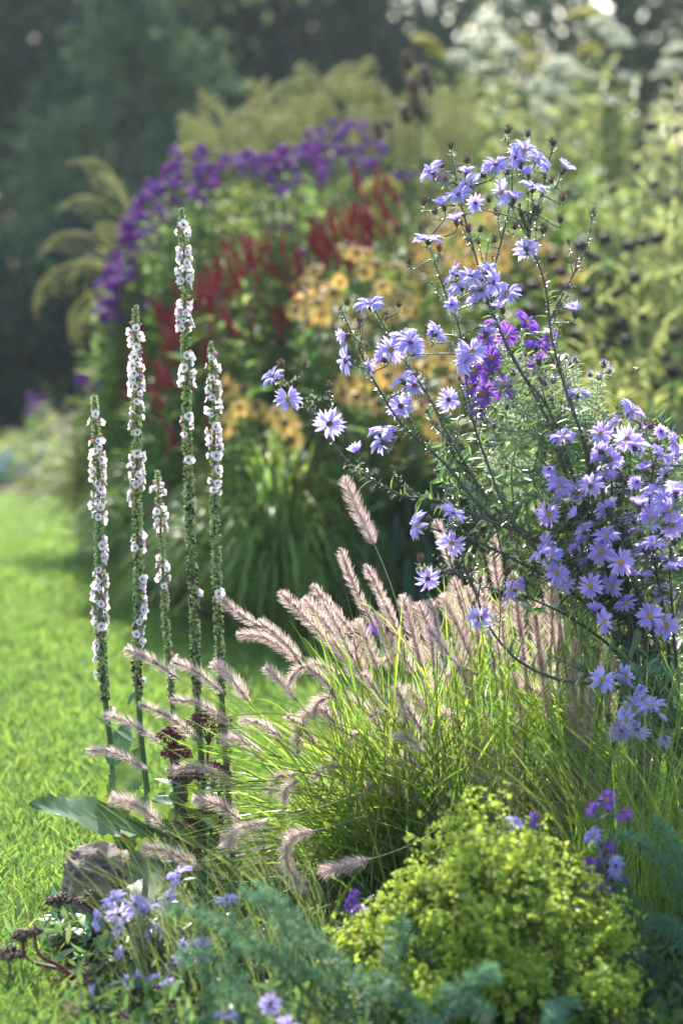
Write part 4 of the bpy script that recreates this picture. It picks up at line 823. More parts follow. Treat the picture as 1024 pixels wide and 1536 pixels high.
# ------------------------------------------------------------------ border plants behind the lawn
def head_phlox(s):
    g = rng_of('hp%d' % s); mb = MB(); n = 60; d = rdir(g, n); d[:, 1] = np.abs(d[:, 1]) * 1.1; P = d * 0.026 * (0.6 + 0.4 * g.random((n, 1)))
    for k in range(4):
        a = k * 1.57 + g.random(n); X = nrm(np.cross(d, rdir(g, n))); D = nrm(X * np.cos(a)[:, None] + np.cross(d, X) * np.sin(a)[:, None] + d * 0.3); mb.scatter(leaf_t(2, 0.1, 0, 1.2), scaled(bases(D, d), 0.009 + 0 * a, 0.011 + 0 * a, 0.01 + 0 * a), P)
    return proto(mb.build('flower_head', M['purple']))
def head_spike(s):
    g = rng_of('hs%d' % s); mb = MB(); n = 130; u = g.random(n); a = g.random(n) * 6.28; r = 0.0055 * np.sin(np.pi * (u * 0.85 + 0.12)); P = np.stack([r * np.cos(a), 0.085 * u, r * np.sin(a)], 1); z = 0.0028 + 0.001 * g.random(n)
    mb.scatter(OCT, scaled(bases(rdir(g, n), rdir(g, n)), z, z * 1.3, z), P); mb.tube([(0, -0.01, 0), (0, 0.04, 0), (0, 0.08, 0)], 0.001, 0.0006, 4); return proto(mb.build('flower_spike', M['crimson']))
def head_rud(s):
    g = rng_of('hr%d' % s); mb = MB(); n = 13
    for k in range(n):
        a = 6.283 * k / n + g.normal() * 0.08; d = np.array([math.sin(a), -0.12 + 0.15 * g.normal(), math.cos(a)]); mb.scatter(leaf_t(3, 0.15, 0.15, 1.0), scaled(bases(d[None], np.array([[0, 1.0, 0]])), 0.011, 0.031 * (0.85 + 0.25 * g.random()), 0.03), nrm(d)[None] * 0.004)
    f = mb.build('flower', M['gold']); c = MB(); c.add(BALL[0] * (0.0085, 0.008, 0.0085) + (0, 0.004, 0), BALL[1], BALL[2]); q = c.build('flower_centre', M['cone']); q.parent = f; proto(f); proto(q); return f
def head_flat(s, rad, m, n, thick=0.12, lump=0.004):
    g = rng_of('hf%s' % s); mb = MB(); r = rad * np.sqrt(g.random(n)); a = g.random(n) * 6.28; P = np.stack([r * np.cos(a), rad * thick * (1 - 2 * (r / rad) ** 2) + g.normal(size=n) * rad * 0.05, r * np.sin(a)], 1); z = lump * (0.7 + 0.6 * g.random(n)); mb.scatter(OCT, scaled(bases(rdir(g, n), rdir(g, n)), z, z * 0.7, z), P)
    for k in range(10): i = g.integers(n); mb.tube(bez((0, -rad * 0.7, 0), (0, -rad * 0.4, 0), P[i] - (0, rad * 0.2, 0), P[i], 5), 0.0012, 0.0008, 4, 1)
    return proto(mb.build('flower_head', [m, M['green_stem']]))
def head_teasel(s):
    g = rng_of('ht%d' % s); mb = MB(); mb.add(BALL[0] * (0.013, 0.026, 0.013) + (0, 0.024, 0), BALL[1], BALL[2]); n = 240; d = rdir(g, n); P = d * (0.013, 0.026, 0.013) + (0, 0.024, 0); D = nrm(d + (0, 0.3, 0)); mb.strips(np.stack([P, P + D * 0.007], 1), rdir(g, n), np.array([[0.0012, 0.0002]]).repeat(n, 0))
    n = 9; a = np.arange(n) * 0.7; D = np.stack([np.cos(a), 0.7 + 0 * a, np.sin(a)], 1); mb.scatter(BRACT, scaled(bases(D, np.tile([0, 1.0, 0], (n, 1))), 0.002 + 0 * a, 0.03 + 0 * a, 0.02 + 0 * a), np.zeros((n, 3))); return proto(mb.build('seed_head', M['teasel']))
def head_seed(s):
    g = rng_of('hd%d' % s); mb = MB(); mb.add(BALL[0] * (0.014, 0.011, 0.014) + (0, 0.003, 0), BALL[1], BALL[2]); n = 160; d = rdir(g, n); P = d * (0.014, 0.011, 0.014) + (0, 0.003, 0); D = nrm(d + (0, 0.5, 0)); mb.strips(np.stack([P, P + D * 0.005], 1), rdir(g, n), np.array([[0.0013, 0.0003]]).repeat(n, 0)); return proto(mb.build('seed_head', M['seed']))
def head_plume(s, L=0.17):
    g = rng_of('hq%d' % s); mb = MB(); c = bez((0, 0, 0), (0, L * 0.45, 0), (0.0, L * 0.8, 0.02), (L * 0.28, L, 0.05 * g.normal()), 14); mb.tube(c, 0.0018, 0.0006, 4)
    for u in np.linspace(0.08, 0.95, 16):
        for sd in (-1, 1):
            p, t = at(c, [u]); l = L * 0.42 * (1 - u) + 0.02; e = p[0] + t[0] * l * 0.5 + np.array([sd * l * 0.75, 0, l * 0.4 * g.normal()]); b = bez(p[0], p[0] + t[0] * l * 0.4 + (sd * l * 0.3, 0, 0), e - t[0] * l * 0.05, e - (0, l * 0.12, 0), 7); mb.tube(b, 0.0009, 0.0005, 3)
            n = 16; q, tt = at(b, g.random(n)); z = 0.0022 + 0.0014 * g.random(n); mb.scatter(OCT, scaled(bases(rdir(g, n), rdir(g, n)), z, z * 1.4, z), q + g.normal(size=(n, 3)) * 0.002)
    return proto(mb.build('plume', M['rod']))
HP = [head_phlox(i) for i in range(3)]; HS = [head_spike(i) for i in range(3)]; HR = [head_rud(i) for i in range(4)]; HT = [head_teasel(i) for i in range(2)]; HD = [head_seed(i) for i in range(3)]; HQ = [head_plume(i) for i in range(4)]
def arch_plume(s, L=0.30):
    g = rng_of('ap%d' % s); mb = MB(); c = bez((0, 0, 0), (0, L * 0.5, 0.02), (L * 0.25, L * 0.85, 0), (L * 0.62, L * 0.72, 0), 18); mb.tube(c, 0.0022, 0.0008, 4)
    for u in np.linspace(0.2, 0.97, 15):
        p, t = at(c, [u]); l = L * 0.34 * (1.15 - u) + 0.015; d = nrm(t[0] * 0.5 + np.array([0.75, -0.25, 0.25 * g.normal()])); b = bez(p[0], p[0] + d * l * 0.4 + t[0] * l * 0.1, p[0] + d * l * 0.8, p[0] + d * l - (0, l * 0.25, 0), 8); mb.tube(b, 0.001, 0.0005, 3)
        n = 8; q, tt = at(b, 0.1 + 0.9 * g.random(n)); z = 0.0017 + 0.0013 * g.random(n); mb.scatter(OCT, scaled(bases(rdir(g, n), rdir(g, n)), z, z * 1.4, z), q + g.normal(size=(n, 3)) * 0.002)
    n = 20; q, tt = at(c, 0.3 + 0.7 * g.random(n)); z = 0.0025 + 0 * q[:, 0]; mb.scatter(OCT, scaled(bases(rdir(g, n), rdir(g, n)), z, z, z), q + g.normal(size=(n, 3)) * 0.003)
    return proto(mb.build('plume', M['rod']))
HA = [arch_plume(i) for i in range(3)]
HY = [head_flat('y%d' % i, 0.055, M['yarrow'], 420, 0.25) for i in range(2)]; HW = [head_flat('w%d' % i, 0.05, M['white'], 140, 0.15, 0.005) for i in range(3)]; HI = [head_flat('i%d' % i, 0.04, M['iceblue'], 160, 0.2, 0.006) for i in range(2)]; HC = [head_flat('c%d' % i, 0.05, M['yarrow'], 200, 0.2, 0.006) for i in range(2)]
def ell(seed, *E):
    g = rng_of('ell' + seed); out = []
    for (cx, cy, rx, ry, n) in E:
        if seed[0] == 'p': rx, ry, n = rx * 1.25, ry * 1.4, int(n * 1.5)
        if seed[0] in 'cg': rx, ry = rx * 1.2, ry * 1.35
        r = np.sqrt(g.random(n)); a = g.random(n) * 6.28; out += list(zip(cx + rx * r * np.cos(a), cy + ry * r * np.sin(a)))
    return out
LONG = []
def perennial(name, label, cat, group, px, Y, heads, protos, leaf, seed, ll=0.05, lw=0.25, nl=30, Yj=0.2, face=(0, -0.2, 1), fj=0.3, hs=1.0, bare=0.92, extra=0, spread=0.12, stem='green_stem', lo=0.05, heads_on=True, up=0.7):
    g = rng_of('per' + seed); base = pt(px, 900, Y); base[2] = 0; root = thing(name, label, cat, base, group); sm, lm = MB(), MB()
    hs_ = [(x, y, heads_on) for x, y in heads[:100]] + [(heads[int(g.integers(len(heads)))][0] + g.normal() * 26, heads[int(g.integers(len(heads)))][1] + 25 + 60 * g.random(), False) for _ in range(extra)]
    for (x, y, real) in hs_:
        Yh = Y + g.normal() * Yj; p = pt(x, y, Yh); p[2] = max(p[2], 0.06); f = nrm(np.array(face) + g.normal(size=3) * fj)
        if real: place(protos[int(g.integers(len(protos)))], root, p, basis(f, (0.1, 0.9, 0.15), g.random() * 6.28 if fj < 5 else 0) * hs * (0.8 + 0.4 * g.random()))
        b = base + np.array([(p[0] - base[0]) * 0.55 + g.normal() * spread * 0.3, (p[1] - base[1]) * 0.6, 0]); h = p[2]
        c = bez(b, b + (0, 0, h * 0.4), p - (0, 0, h * 0.25) - f * 0.03, p, 12); sm.tube(c, 0.0028, 0.0016, 4)
        n = nl; u = lo + (bare - lo) * g.random(n); pp, t = at(c, u); a = rdir(g, n); out = nrm(a - (a * t).sum(1, keepdims=True) * t); D = nrm(out * (0.55 + 0.6 * g.random((n, 1))) + t * up); l = ll * (0.6 + 0.8 * g.random(n)) * np.interp(u, [0, 0.6, 1], [1.2, 1, 0.55])
        lm.scatter(LEAF2, scaled(bases(D, np.tile([0, 0, 1.0], (n, 1))), l * lw, l, l), pp)
    sm.build('stem', M[stem], root); lm.build('foliage', M[leaf], root); return root
G1 = 'purple phlox in the border'
perennial('phlox', 'purple phlox on the left shoulder of the border, above the mullein tips', 'flower', G1, 270, 7.0, ell('p1', (285, 262, 38, 30, 20), (240, 305, 36, 26, 16), (305, 290, 14, 26, 8)), HP, 'bg_green', 'p1', 0.055, 0.28, 34, hs=0.6, extra=16)
perennial('phlox', 'purple phlox with deep violet heads beside the arching yellow plumes', 'flower', G1, 215, 7.1, ell('p2', (225, 350, 32, 30, 16), (195, 410, 26, 36, 14), (300, 370, 40, 20, 3)), HP, 'bg_green', 'p2', 0.055, 0.28, 34, hs=0.85, extra=14)
perennial('phlox', 'purple phlox lowest on the left flank against the dark trees', 'flower', G1, 190, 7.2, ell('p3', (175, 450, 30, 34, 18), (165, 490, 18, 22, 8), (230, 470, 30, 26, 7)), HP, 'bg_green', 'p3', 0.055, 0.28, 34, hs=0.85, extra=14)
perennial('phlox', 'purple phlox forming a long violet band above the green middle', 'flower', G1, 420, 7.0, ell('p4', (385, 248, 46, 14, 16), (440, 255, 40, 26, 22), (420, 345, 14, 24, 6), (445, 400, 20, 16, 5)), HP, 'bg_green', 'p4', 0.055, 0.28, 34, hs=0.6, extra=18)
perennial('phlox', 'misty purple phlox at the right end of the violet band', 'flower', G1, 520, 7.6, ell('p5', (520, 222, 55, 30, 34), (500, 255, 50, 24, 12), (640, 262, 50, 10, 5)), HP, 'bg_green', 'p5', 0.055, 0.28, 34, hs=0.6, extra=12)
perennial('phlox', 'dark purple phlox low behind the shortest side mullein tip', 'flower', G1, 160, 7.3, ell('p6', (145, 572, 22, 18, 9), (165, 610, 14, 8, 3), (170, 680, 14, 12, 5)), HP, 'bg_dark', 'p6', 0.05, 0.28, 30, hs=0.6, extra=6)
perennial('phlox', 'purple phlox stray over the far bed left of the mulleins', 'flower', G1, 70, 9.7, ell('p7', (52, 610, 14, 12, 5), (62, 648, 12, 16, 6), (96, 650, 10, 8, 3)), HP, 'bg_green', 'p7', 0.05, 0.28, 26, hs=0.6, extra=5)
G2 = 'red persicaria in the border'
perennial('persicaria', 'red persicaria spikes thickest in the middle of the border', 'flower', G2, 420, 6.4, ell('c1', (400, 455, 75, 60, 60), (350, 430, 25, 30, 14)), HS, 'bg_green', 'c1', 0.07, 0.35, 14, face=(-0.35, -0.1, 1), fj=0.25, hs=0.9, extra=20)
perennial('persicaria', 'dark red persicaria low behind the tallest mullein', 'flower', G2, 270, 6.3, ell('c2', (310, 505, 50, 50, 38), (245, 560, 40, 60, 32), (300, 640, 60, 50, 26)), HS, 'bg_dark', 'c2', 0.07, 0.35, 14, face=(-0.3, -0.1, 1), fj=0.3, hs=0.9, extra=20)
perennial('persicaria', 'faded red persicaria under the flat yellow yarrow', 'flower', G2, 520, 6.5, ell('c3', (520, 380, 40, 28, 26), (560, 340, 40, 40, 14)), HS, 'bg_green', 'c3', 0.07, 0.35, 14, face=(-0.3, -0.1, 1), fj=0.25, extra=10)
G3 = 'orange coneflowers in the border'
perennial('coneflower', 'golden coneflowers massed left of the blue aster', 'flower', G3, 560, 6.1, ell('g1', (540, 445, 85, 42, 32), (490, 480, 50, 36, 14), (525, 375, 20, 10, 4), (570, 510, 75, 40, 16)), HR, 'bg_dark', 'g1', 0.06, 0.4, 16, face=(0, -0.75, 0.8), fj=0.4, hs=0.9, extra=30)
perennial('coneflower', 'golden coneflowers low down between blue aster stems', 'flower', G3, 590, 5.8, ell('g2', (560, 590, 50, 40, 18), (620, 640, 50, 50, 20), (640, 560, 50, 40, 16), (485, 770, 26, 16, 4), (430, 665, 20, 12, 3)), HR, 'bg_dark', 'g2', 0.06, 0.4, 20, face=(0, -0.85, 0.6), fj=0.3, extra=24)
perennial('coneflower', 'golden coneflowers glowing behind the top of the tall aster', 'flower', G3, 740, 6.6, ell('g3', (720, 355, 95, 32, 20), (660, 410, 60, 44, 18), (800, 400, 60, 30, 16), (640, 450, 60, 40, 14)), HR, 'bg_green', 'g3', 0.06, 0.4, 16, face=(0, -0.75, 0.8), fj=0.3, hs=0.9, extra=16)
perennial('coneflower', 'a few golden coneflowers right of the mulleins, among the red persicaria', 'flower', G3, 370, 6.0, ell('g4', (362, 615, 26, 40, 10), (400, 640, 30, 20, 3)), HR, 'bg_dark', 'g4', 0.06, 0.4, 22, face=(0, -0.85, 0.6), fj=0.3, extra=20)
perennial('yarrow', 'flat yellow yarrow heads above the golden coneflowers', 'flower', None, 560, 6.8, [(545, 322), (530, 335), (560, 338), (572, 278), (555, 345), (520, 345)], HY, 'bg_green', 'y1', 0.06, 0.2, 30, Yj=0.05, face=(0, -0.5, 1), fj=0.1, hs=0.95, extra=8)
perennial('yarrow', 'single pale yellow yarrow head above the violet phlox', 'flower', None, 290, 7.4, [(286, 222)], HY, 'bg_green', 'y2', 0.06, 0.2, 30, Yj=0.02, face=(0, -0.5, 1), fj=0.1, hs=0.6)
G4 = 'goldenrod along the back of the border'
gr = perennial('goldenrod', 'goldenrod with long arching plumes reaching left over the dark trees', 'flower', G4, 205, 7.4, [(185, 300), (205, 330), (200, 380)], HQ, 'bg_olive', 'q1', 0.06, 0.15, 30, Yj=0.1, face=(-0.2, -0.1, 1), fj=0.2, hs=0.7, extra=10)
for (x, y, ux, uz, sc_) in [(200, 405, -0.95, 0.35, 1.15), (200, 425, -1, 0.0, 0.9), (185, 385, -0.7, 0.65, 0.9), (205, 360, -0.45, 0.9, 0.9), (175, 440, -1, -0.25, 0.7), (188, 320, -0.1, 1, 0.8), (215, 400, -0.8, 0.5, 0.8)]:
    yv = nrm((ux, 0.05, uz)); xv = nrm(np.cross(yv, (0, -1, 0))); xv = xv if xv[2] < 0 or abs(xv[2]) < 0.2 and xv[0] < 0 else -xv
    place(HA[int(abs(y)) % 3], gr, pt(x, y, 7.35), np.stack([xv, yv, np.cross(xv, yv)], 1) * sc_)
perennial('goldenrod', 'yellowish goldenrod bank behind the violet phlox', 'flower', G4, 400, 8.2, ell('q2', (360, 228, 60, 26, 11), (440, 218, 60, 34, 12), (330, 250, 40, 26, 6), (490, 175, 20, 30, 3), (390, 185, 70, 16, 4)), HQ, 'bg_olive', 'q2', 0.06, 0.15, 26, face=(-0.35, -0.1, 1), fj=0.4, hs=0.85, extra=20)
perennial('goldenrod', 'olive goldenrod bank behind the brown teasel heads', 'flower', G4, 560, 8.4, ell('q3', (530, 218, 60, 36, 15), (600, 225, 60, 40, 15), (680, 210, 50, 50, 14), (560, 170, 60, 20, 4)), HQ, 'bg_olive', 'q3', 0.06, 0.15, 26, face=(-0.35, -0.1, 1), fj=0.4, hs=0.85, extra=20)
perennial('teasel', 'brown teasel heads standing above the violet band', 'plant', None, 630, 6.6, [(612, 105), (640, 125), (624, 140), (648, 138), (620, 165), (634, 180), (612, 185), (588, 195), (570, 204), (628, 172)], HT, 'bg_olive', 'te', 0.08, 0.18, 8, Yj=0.08, face=(-0.2, 0, 1), fj=0.15, bare=0.6)
G5 = 'tall white umbels at the back right'
perennial('umbel_plant', 'pale white umbels high up left, near the bright gaps in the trees', 'flower', G5, 740, 9.2, [(741, 52), (691, 86), (735, 30), (705, 60), (760, 70), (720, 100)], HW, 'bg_pale', 'u1', 0.08, 0.35, 36, face=(0, -0.4, 1), fj=0.2, extra=34, lo=.2)
perennial('umbel_plant', 'pale white umbels in a staggered group above the tall aster', 'flower', G5, 830, 8.8, [(834, 91), (861, 106), (836, 131), (820, 170), (854, 152), (808, 125), (845, 100), (880, 112), (815, 160), (830, 180)], HW, 'bg_pale', 'u2', 0.08, 0.35, 36, face=(0, -0.4, 1), fj=0.2, extra=40, lo=.2)
perennial('umbel_plant', 'pale white umbels at the top right edge', 'flower', G5, 950, 9.0, [(940, 113), (920, 147), (918, 45), (1008, 97), (990, 110), (1015, 70), (930, 60), (905, 150), (900, 30)], HW, 'bg_pale', 'u3', 0.08, 0.35, 36, face=(0, -0.4, 1), fj=0.2, extra=44, lo=.2)
perennial('fennel', 'pale yellow fennel heads against the top right trees', 'plant', None, 870, 9.4, [(882, 14), (870, 20), (892, 18), (885, 70), (640, 60), (660, 80), (785, 60), (800, 90)], HC, 'bg_pale', 'fe', 0.07, 0.12, 40, face=(0, -0.4, 1), fj=0.2, extra=40)
perennial('leafy_perennial', 'fresh green leafy clump behind the tall aster tops', 'plant', None, 800, 7.6, ell('l1', (790, 250, 110, 40, 8), (880, 240, 60, 60, 6)), HW, 'bg_green', 'l1', 0.08, 0.35, 46, face=(0, -0.4, 1), hs=0.45, extra=70, heads_on=False)
perennial('leafy_perennial', 'pale green leafy clump behind the dark seed heads', 'plant', None, 960, 7.6, ell('l2', (960, 280, 70, 60, 6)), HC, 'bg_pale', 'l2', 0.09, 0.14, 40, up=1.3, face=(0, -0.4, 1), hs=0.35, extra=80, heads_on=False)
G6 = 'dark seed heads on pale stems at the right'
perennial('seed_plant', 'tall dark seed heads on pale stems at the right edge', 'plant', G6, 980, 6.5, [(974, 190), (961, 215), (1000, 238), (1015, 195), (1002, 145), (1018, 163), (1012, 290), (980, 279), (918, 285), (1000, 300), (955, 250)], HD, 'bg_pale', 's1', 0.08, 0.12, 10, up=1.3, Yj=0.12, hs=0.95, fj=0.2, stem='culm')
perennial('seed_plant', 'dark seed heads in a middle tier right of the tall aster', 'plant', G6, 920, 6.3, [(907, 360), (963, 364), (985, 360), (943, 371), (909, 415), (950, 419), (884, 385), (895, 390), (899, 468), (963, 478), (828, 390), (799, 431), (851, 432), (870, 370), (925, 440), (840, 410), (880, 440)], HD, 'bg_olive', 's2', 0.08, 0.14, 10, up=1.3, Yj=0.12, hs=1.25, fj=0.2, stem='culm')
perennial('seed_plant', 'dark seed heads lowest down beside the violet aster', 'plant', G6, 930, 6.1, [(1013, 504), (939, 512), (916, 518), (999, 539), (866, 504), (947, 563), (794, 468), (905, 525), (860, 520), (930, 490), (985, 580), (900, 600), (1010, 560), (780, 440), (840, 470)], HD, 'bg_dark', 's3', 0.08, 0.16, 16, up=1.1, Yj=0.1, hs=1.25, fj=0.2, extra=10)
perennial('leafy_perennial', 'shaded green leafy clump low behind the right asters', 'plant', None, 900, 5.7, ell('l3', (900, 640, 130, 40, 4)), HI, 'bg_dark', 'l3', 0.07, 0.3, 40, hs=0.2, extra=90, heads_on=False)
perennial('leafy_perennial', 'olive leafy clump filling below the dark seed heads', 'plant', None, 900, 6.0, ell('l4', (880, 470, 120, 60, 4)), HI, 'bg_olive', 'l4', 0.09, 0.14, 40, up=1.2, hs=0.2, extra=55, heads_on=False)
perennial('leafy_perennial', 'green leafy clump in the middle of the violet phlox', 'plant', None, 380, 7.0, ell('l5', (380, 320, 90, 50, 5)), HI, 'bg_green', 'l5', 0.06, 0.28, 44, hs=0.2, extra=90, heads_on=False)
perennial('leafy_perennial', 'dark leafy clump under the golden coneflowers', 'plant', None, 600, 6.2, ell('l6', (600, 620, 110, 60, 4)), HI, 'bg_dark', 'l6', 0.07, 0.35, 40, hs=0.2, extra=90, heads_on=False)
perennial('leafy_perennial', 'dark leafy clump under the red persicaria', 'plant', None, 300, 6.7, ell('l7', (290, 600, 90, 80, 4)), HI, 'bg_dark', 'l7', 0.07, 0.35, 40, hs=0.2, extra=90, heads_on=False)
G7 = 'pale blue flowering plants in the far bed'
for i, (px, top, lab) in enumerate([(-30, 660, 'pale blue flowers of the far bed cut by the left edge'), (45, 672, 'pale blue flowers of the far bed below the dark purple heads'), (110, 655, 'pale blue flowers of the far bed nearest the mulleins')]):
    perennial('catmint', lab, 'flower', G7, px, 9.7 + 0.1 * i, ell('i%d' % i, (px, top + 25, 45, 30, 16), (px, top + 60, 40, 20, 12)), HI, 'bg_blue', 'i%d' % i, 0.05, 0.3, 30, hs=0.7, extra=30, face=(0, -.8, .6))
perennial('leafy_perennial', 'pale pinkish green grassy clump at the far end of the lawn', 'plant', None, 60, 10.6, ell('l8', (60, 615, 110, 22, 4)), HI, 'bg_pale', 'l8', 0.06, 0.15, 40, hs=0.15, extra=90, heads_on=False)
cover('', 5000, [(-3.6, 9.3), (-1.55, 9.3), (-1.75, 11.2), (-3.6, 11.2)], 0.26, M['bg_green'], 'far', 0.05)
def mound(label, px, Y, r, h, m, seed, n=900, lean=0.0):
    g = rng_of('mound' + seed); base = pt(px, 900, Y); base[2] = 0; root = thing('daylily', label, 'plant', base, 'strappy leaf mounds along the border front'); a = g.random(n) * 6.28; rr = r * np.sqrt(g.random(n)); b = base + np.stack([np.cos(a) * rr * 0.35, np.sin(a) * rr * 0.35, 0 * a], 1); hh = h * (0.6 + 0.6 * g.random(n))
    tip = base + np.stack([np.cos(a) * rr * 1.5 + lean * hh, np.sin(a) * rr * 1.5, hh * (0.95 - 0.7 * (rr / r) ** 2)], 1); c1 = b + (tip - b) * 0.4 + np.stack([0 * a, 0 * a, hh * 0.75], 1); s = np.linspace(0, 1, 8)[None, :, None]
    C = (1 - s) ** 2 * b[:, None] + 2 * (1 - s) * s * c1[:, None] + s * s * tip[:, None]; mb = MB(); mb.strips(C, nrm(np.stack([-np.sin(a), np.cos(a), 0.3 * g.normal(size=n)], 1)), (0.003 + 0.002 * g.random(n))[:, None] * np.array([0.7, 1, 1, 1, .9, .7, .45, .08])[None]); mb.build('foliage', M[m], root)
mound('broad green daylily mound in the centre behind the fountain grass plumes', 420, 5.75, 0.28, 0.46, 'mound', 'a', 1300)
mound('dark green daylily mound behind the mullein stems', 265, 6.35, 0.24, 0.42, 'bg_green', 'b', 900)
mound('greyish daylily mound left of the hanging aster flowers', 610, 5.85, 0.26, 0.44, 'bg_blue', 'c', 900)
mound('olive daylily mound with bronze tips hanging over the lawn corner', 185, 7.3, 0.2, 0.42, 'bg_olive', 'd', 500, -0.3)
mound('green daylily mound hidden deep behind the right hand fountain grass', 800, 5.8, 0.28, 0.45, 'bg_green', 'e', 900)
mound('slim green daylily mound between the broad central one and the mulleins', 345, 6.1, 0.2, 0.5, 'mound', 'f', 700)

# ------------------------------------------------------------------ trees and shrubs behind the garden
DIAM = (np.array([(0, 0, 0), (0.5, 0.45, 0.08), (0, 1, -0.1), (-0.5, 0.45, 0.08)], float), np.zeros((0, 3), int), np.array([(0, 1, 2, 3)]))
def tree(name, label, cat, group, px, Y, blobs, m, seed, nl=7000, ls=0.09, trunk=0.09, clump=0.28):
    """blobs: (px, py, depth offset, radius x, radius z) crown masses as seen, in metres"""
    g = rng_of('tree' + seed); base = pt(px, 500, Y); base[2] = 0; root = thing(name, label, cat, base, group); tm, cm = MB(), MB(); tot = sum(b[3] * b[4] for b in blobs)
    cz = max(pt(b[0], b[1], Y)[2] for b in blobs)
    spine = bez(base, base + (0.05, 0, cz * 0.3), base + (-0.1, 0, cz * 0.6), base + (0.05, 0, cz), 14); tm.tube(spine, trunk, trunk * 0.25, 8)
    for (x, y, dy, rx, rz) in blobs:
        c = pt(x, y, Y + dy); nc = max(6, int(14 * rx * rz / 0.6)); d = rdir(g, nc); cl = c + d * (rx, rx * 0.8, rz) * (0.45 + 0.55 * g.random((nc, 1)) ** 0.5); cl[:, 2] = np.maximum(cl[:, 2], 0.15)
        for q in cl:
            k = int(np.argmin(np.abs(spine[:, 2] - q[2] * 0.7))); s = spine[min(k, 12)]; tm.tube(bez(s, s + (q - s) * 0.3 + (0, 0, 0.1), s + (q - s) * 0.8 + (0, 0, 0.08), q, 7), trunk * 0.22, trunk * 0.06, 4)
        n = int(nl * rx * rz / tot); i = g.integers(0, nc, n); P = cl[i] + g.normal(size=(n, 3)) * clump * (0.5 + 0.6 * g.random((n, 1))) * (1, 1, 0.8); P[:, 2] = np.maximum(P[:, 2], 0.05); D = nrm(rdir(g, n) + (0, 0, -0.35)); l = ls * (0.6 + 0.8 * g.random(n))
        cm.scatter(DIAM, scaled(bases(D, rdir(g, n)), l * 0.55, l, l), P)
    tm.build('trunk', M['bark'], root); cm.build('crown', M[m], root); return root
GT = 'trees behind the garden'
tree('broadleaf_tree', 'very dark tree filling the top left corner', 'tree', GT, -80, 18, [(-150, 0, 0, 1.2, 1.6), (-60, 250, 0.3, 0.9, 1.0), (10, 60, 0, 0.7, 0.9), (-100, -350, 0, 1.6, 1.4), (60, -250, 0, 1.0, 0.9), (20, 400, 0.2, 0.6, 0.6)], 'tree_dark', 'a', 14000)
tree('willow', 'grey green willow standing in for a hazy light beam left of the goldenrod bank', 'tree', GT, 190, 15.5, [(200, 120, 0, 0.42, 0.55), (150, 260, 0, 0.42, 0.5), (240, 30, 0, 0.36, 0.5), (120, 380, 0.1, 0.35, 0.4), (270, -100, 0, 0.6, 0.5), (220, 260, 0.1, 0.3, 0.5), (200, -250, 0, 0.8, 0.6)], 'tree_beam', 'b', 12000, 0.07, 0.06, 0.17)  # pale crown laid out to paint a slanting beam of hazy light
tree('broadleaf_tree', 'dark tree behind the middle of the border', 'tree', GT, 430, 20, [(430, 60, 0, 0.9, 0.9), (350, 200, 0, 0.8, 0.7), (500, 200, 0.3, 0.8, 0.7), (420, -200, 0, 1.6, 1.1), (560, 30, 0.4, 0.5, 0.6), (300, 50, 0.3, 0.8, 0.9)], 'tree_dark', 'c', 16000)
tree('broadleaf_tree', 'thin crowned tree with bright sky gaps above the teasels', 'tree', GT, 660, 22, [(640, 120, 0, 0.9, 0.5), (700, -180, 0, 1.5, 0.8), (750, 60, 0.5, 0.6, 0.6), (560, 150, 0, 0.6, 0.5)], 'tree_mid', 'd', 5200, 0.10)
tree('broadleaf_tree', 'mid green tree behind the white umbels at the right', 'tree', GT, 920, 19, [(900, 60, 0, 0.9, 0.8), (1020, 120, 0, 0.8, 0.8), (830, 120, 0.5, 0.7, 0.7), (950, -180, 0, 1.4, 0.9), (1150, 0, 0, 1, 1.2)], 'tree_mid', 'e', 11000)
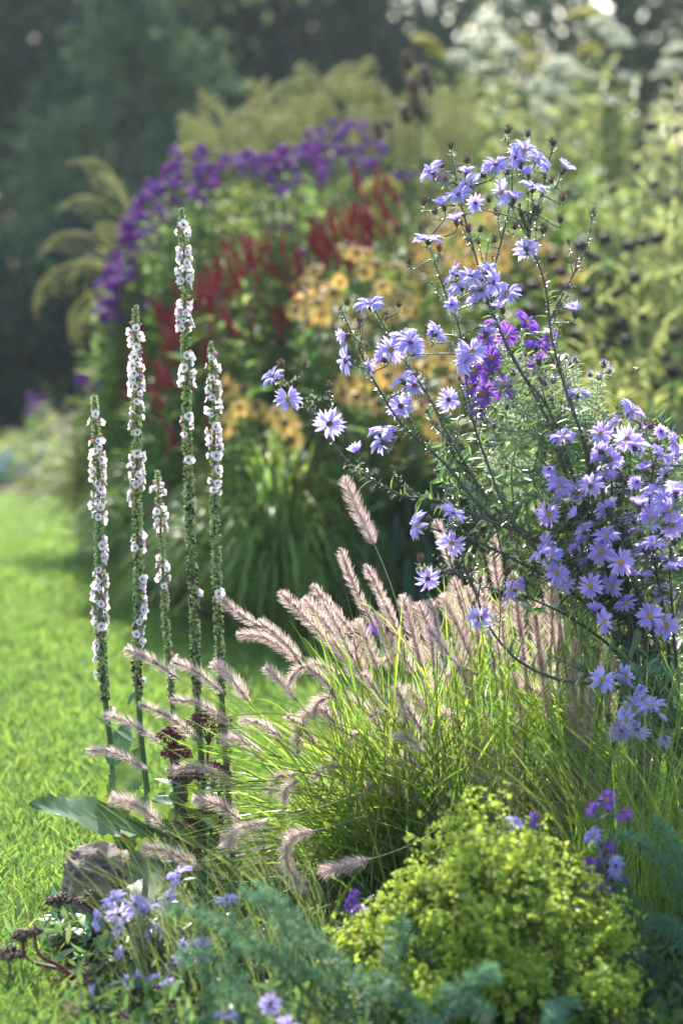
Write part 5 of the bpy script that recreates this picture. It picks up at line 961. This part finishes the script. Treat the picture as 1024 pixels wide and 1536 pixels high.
tree('dark_shrub', 'black green shrub standing in for tree shade at the left beyond the far bed', 'shrub', 'shrubs behind the garden', 30, 12.6, [(0, 490, 0, 0.55, 0.45), (110, 480, 0, 0.45, 0.45), (-110, 470, 0, 0.5, 0.5), (60, 560, 0, 0.5, 0.3), (-220, 470, 0, 0.5, 0.5), (-320, 480, 0, 0.5, 0.5)], 'tree_dark', 'f', 13000, 0.06, 0.04, 0.13)  # added shrub, its near-black leaves paint the shade beneath the tree crown
tree('dark_shrub', 'dark evergreen shrub glimpsed between the border and the willow', 'shrub', 'shrubs behind the garden', 250, 12.8, [(250, 450, 0, 0.6, 0.5), (380, 430, 0, 0.6, 0.5), (160, 400, 0, 0.4, 0.5), (330, 300, .2, .5, .4)], 'tree_dark', 'g', 8000, 0.06, 0.04, 0.13)
def woods():
    g = rng_of('woods'); cm = MB(); n = 70000; X = -9 + 19 * g.random(n); Y = 27 + 3 * g.random(n); Z = 0.1 + (np.where(X < 0.4, 7.0, 2.4) + 0.5 * np.sin(X * 1.1) + 0.4 * np.sin(X * 2.7)) * g.random(n) ** 0.9; l = 0.25 * (0.6 + 0.8 * g.random(n))
    cm.scatter(DIAM, scaled(bases(rdir(g, n), rdir(g, n)), l * 0.7, l, l), np.stack([X, Y, Z], 1)); tag(cm.build('woods', M['tree_dark']), kind='stuff')
woods()
# ------------------------------------------------------------------ haze
def haze():
    mb = MB(); x, y0, y1, z0, z1 = 75, -15, 115, -1.0, 8.0
    mb.add([(-x, y0, z0), (x, y0, z0), (x, y1, z0), (-x, y1, z0), (-x, y0, z1), (x, y0, z1), (x, y1, z1), (-x, y1, z1)], None, [(0, 3, 2, 1), (4, 5, 6, 7), (0, 1, 5, 4), (1, 2, 6, 5), (2, 3, 7, 6), (3, 0, 4, 7)])
    m = bpy.data.materials.new('haze'); m.use_nodes = True; n = m.node_tree; n.nodes.clear(); out = n.nodes.new('ShaderNodeOutputMaterial'); v = n.nodes.new('ShaderNodeVolumePrincipled')
    v.inputs['Color'].default_value = (0.82, 0.96, 0.98, 1); v.inputs['Density'].default_value = HAZE; v.inputs['Anisotropy'].default_value = 0.35
    n.links.new(v.outputs[0], out.inputs['Volume']); tag(mb.build('haze', m, smooth=False), kind='stuff')
HAZE = 0.0012
haze()
# ------------------------------------------------------------------ clean up
for o in Protos.lst:
    bpy.data.objects.remove(o)
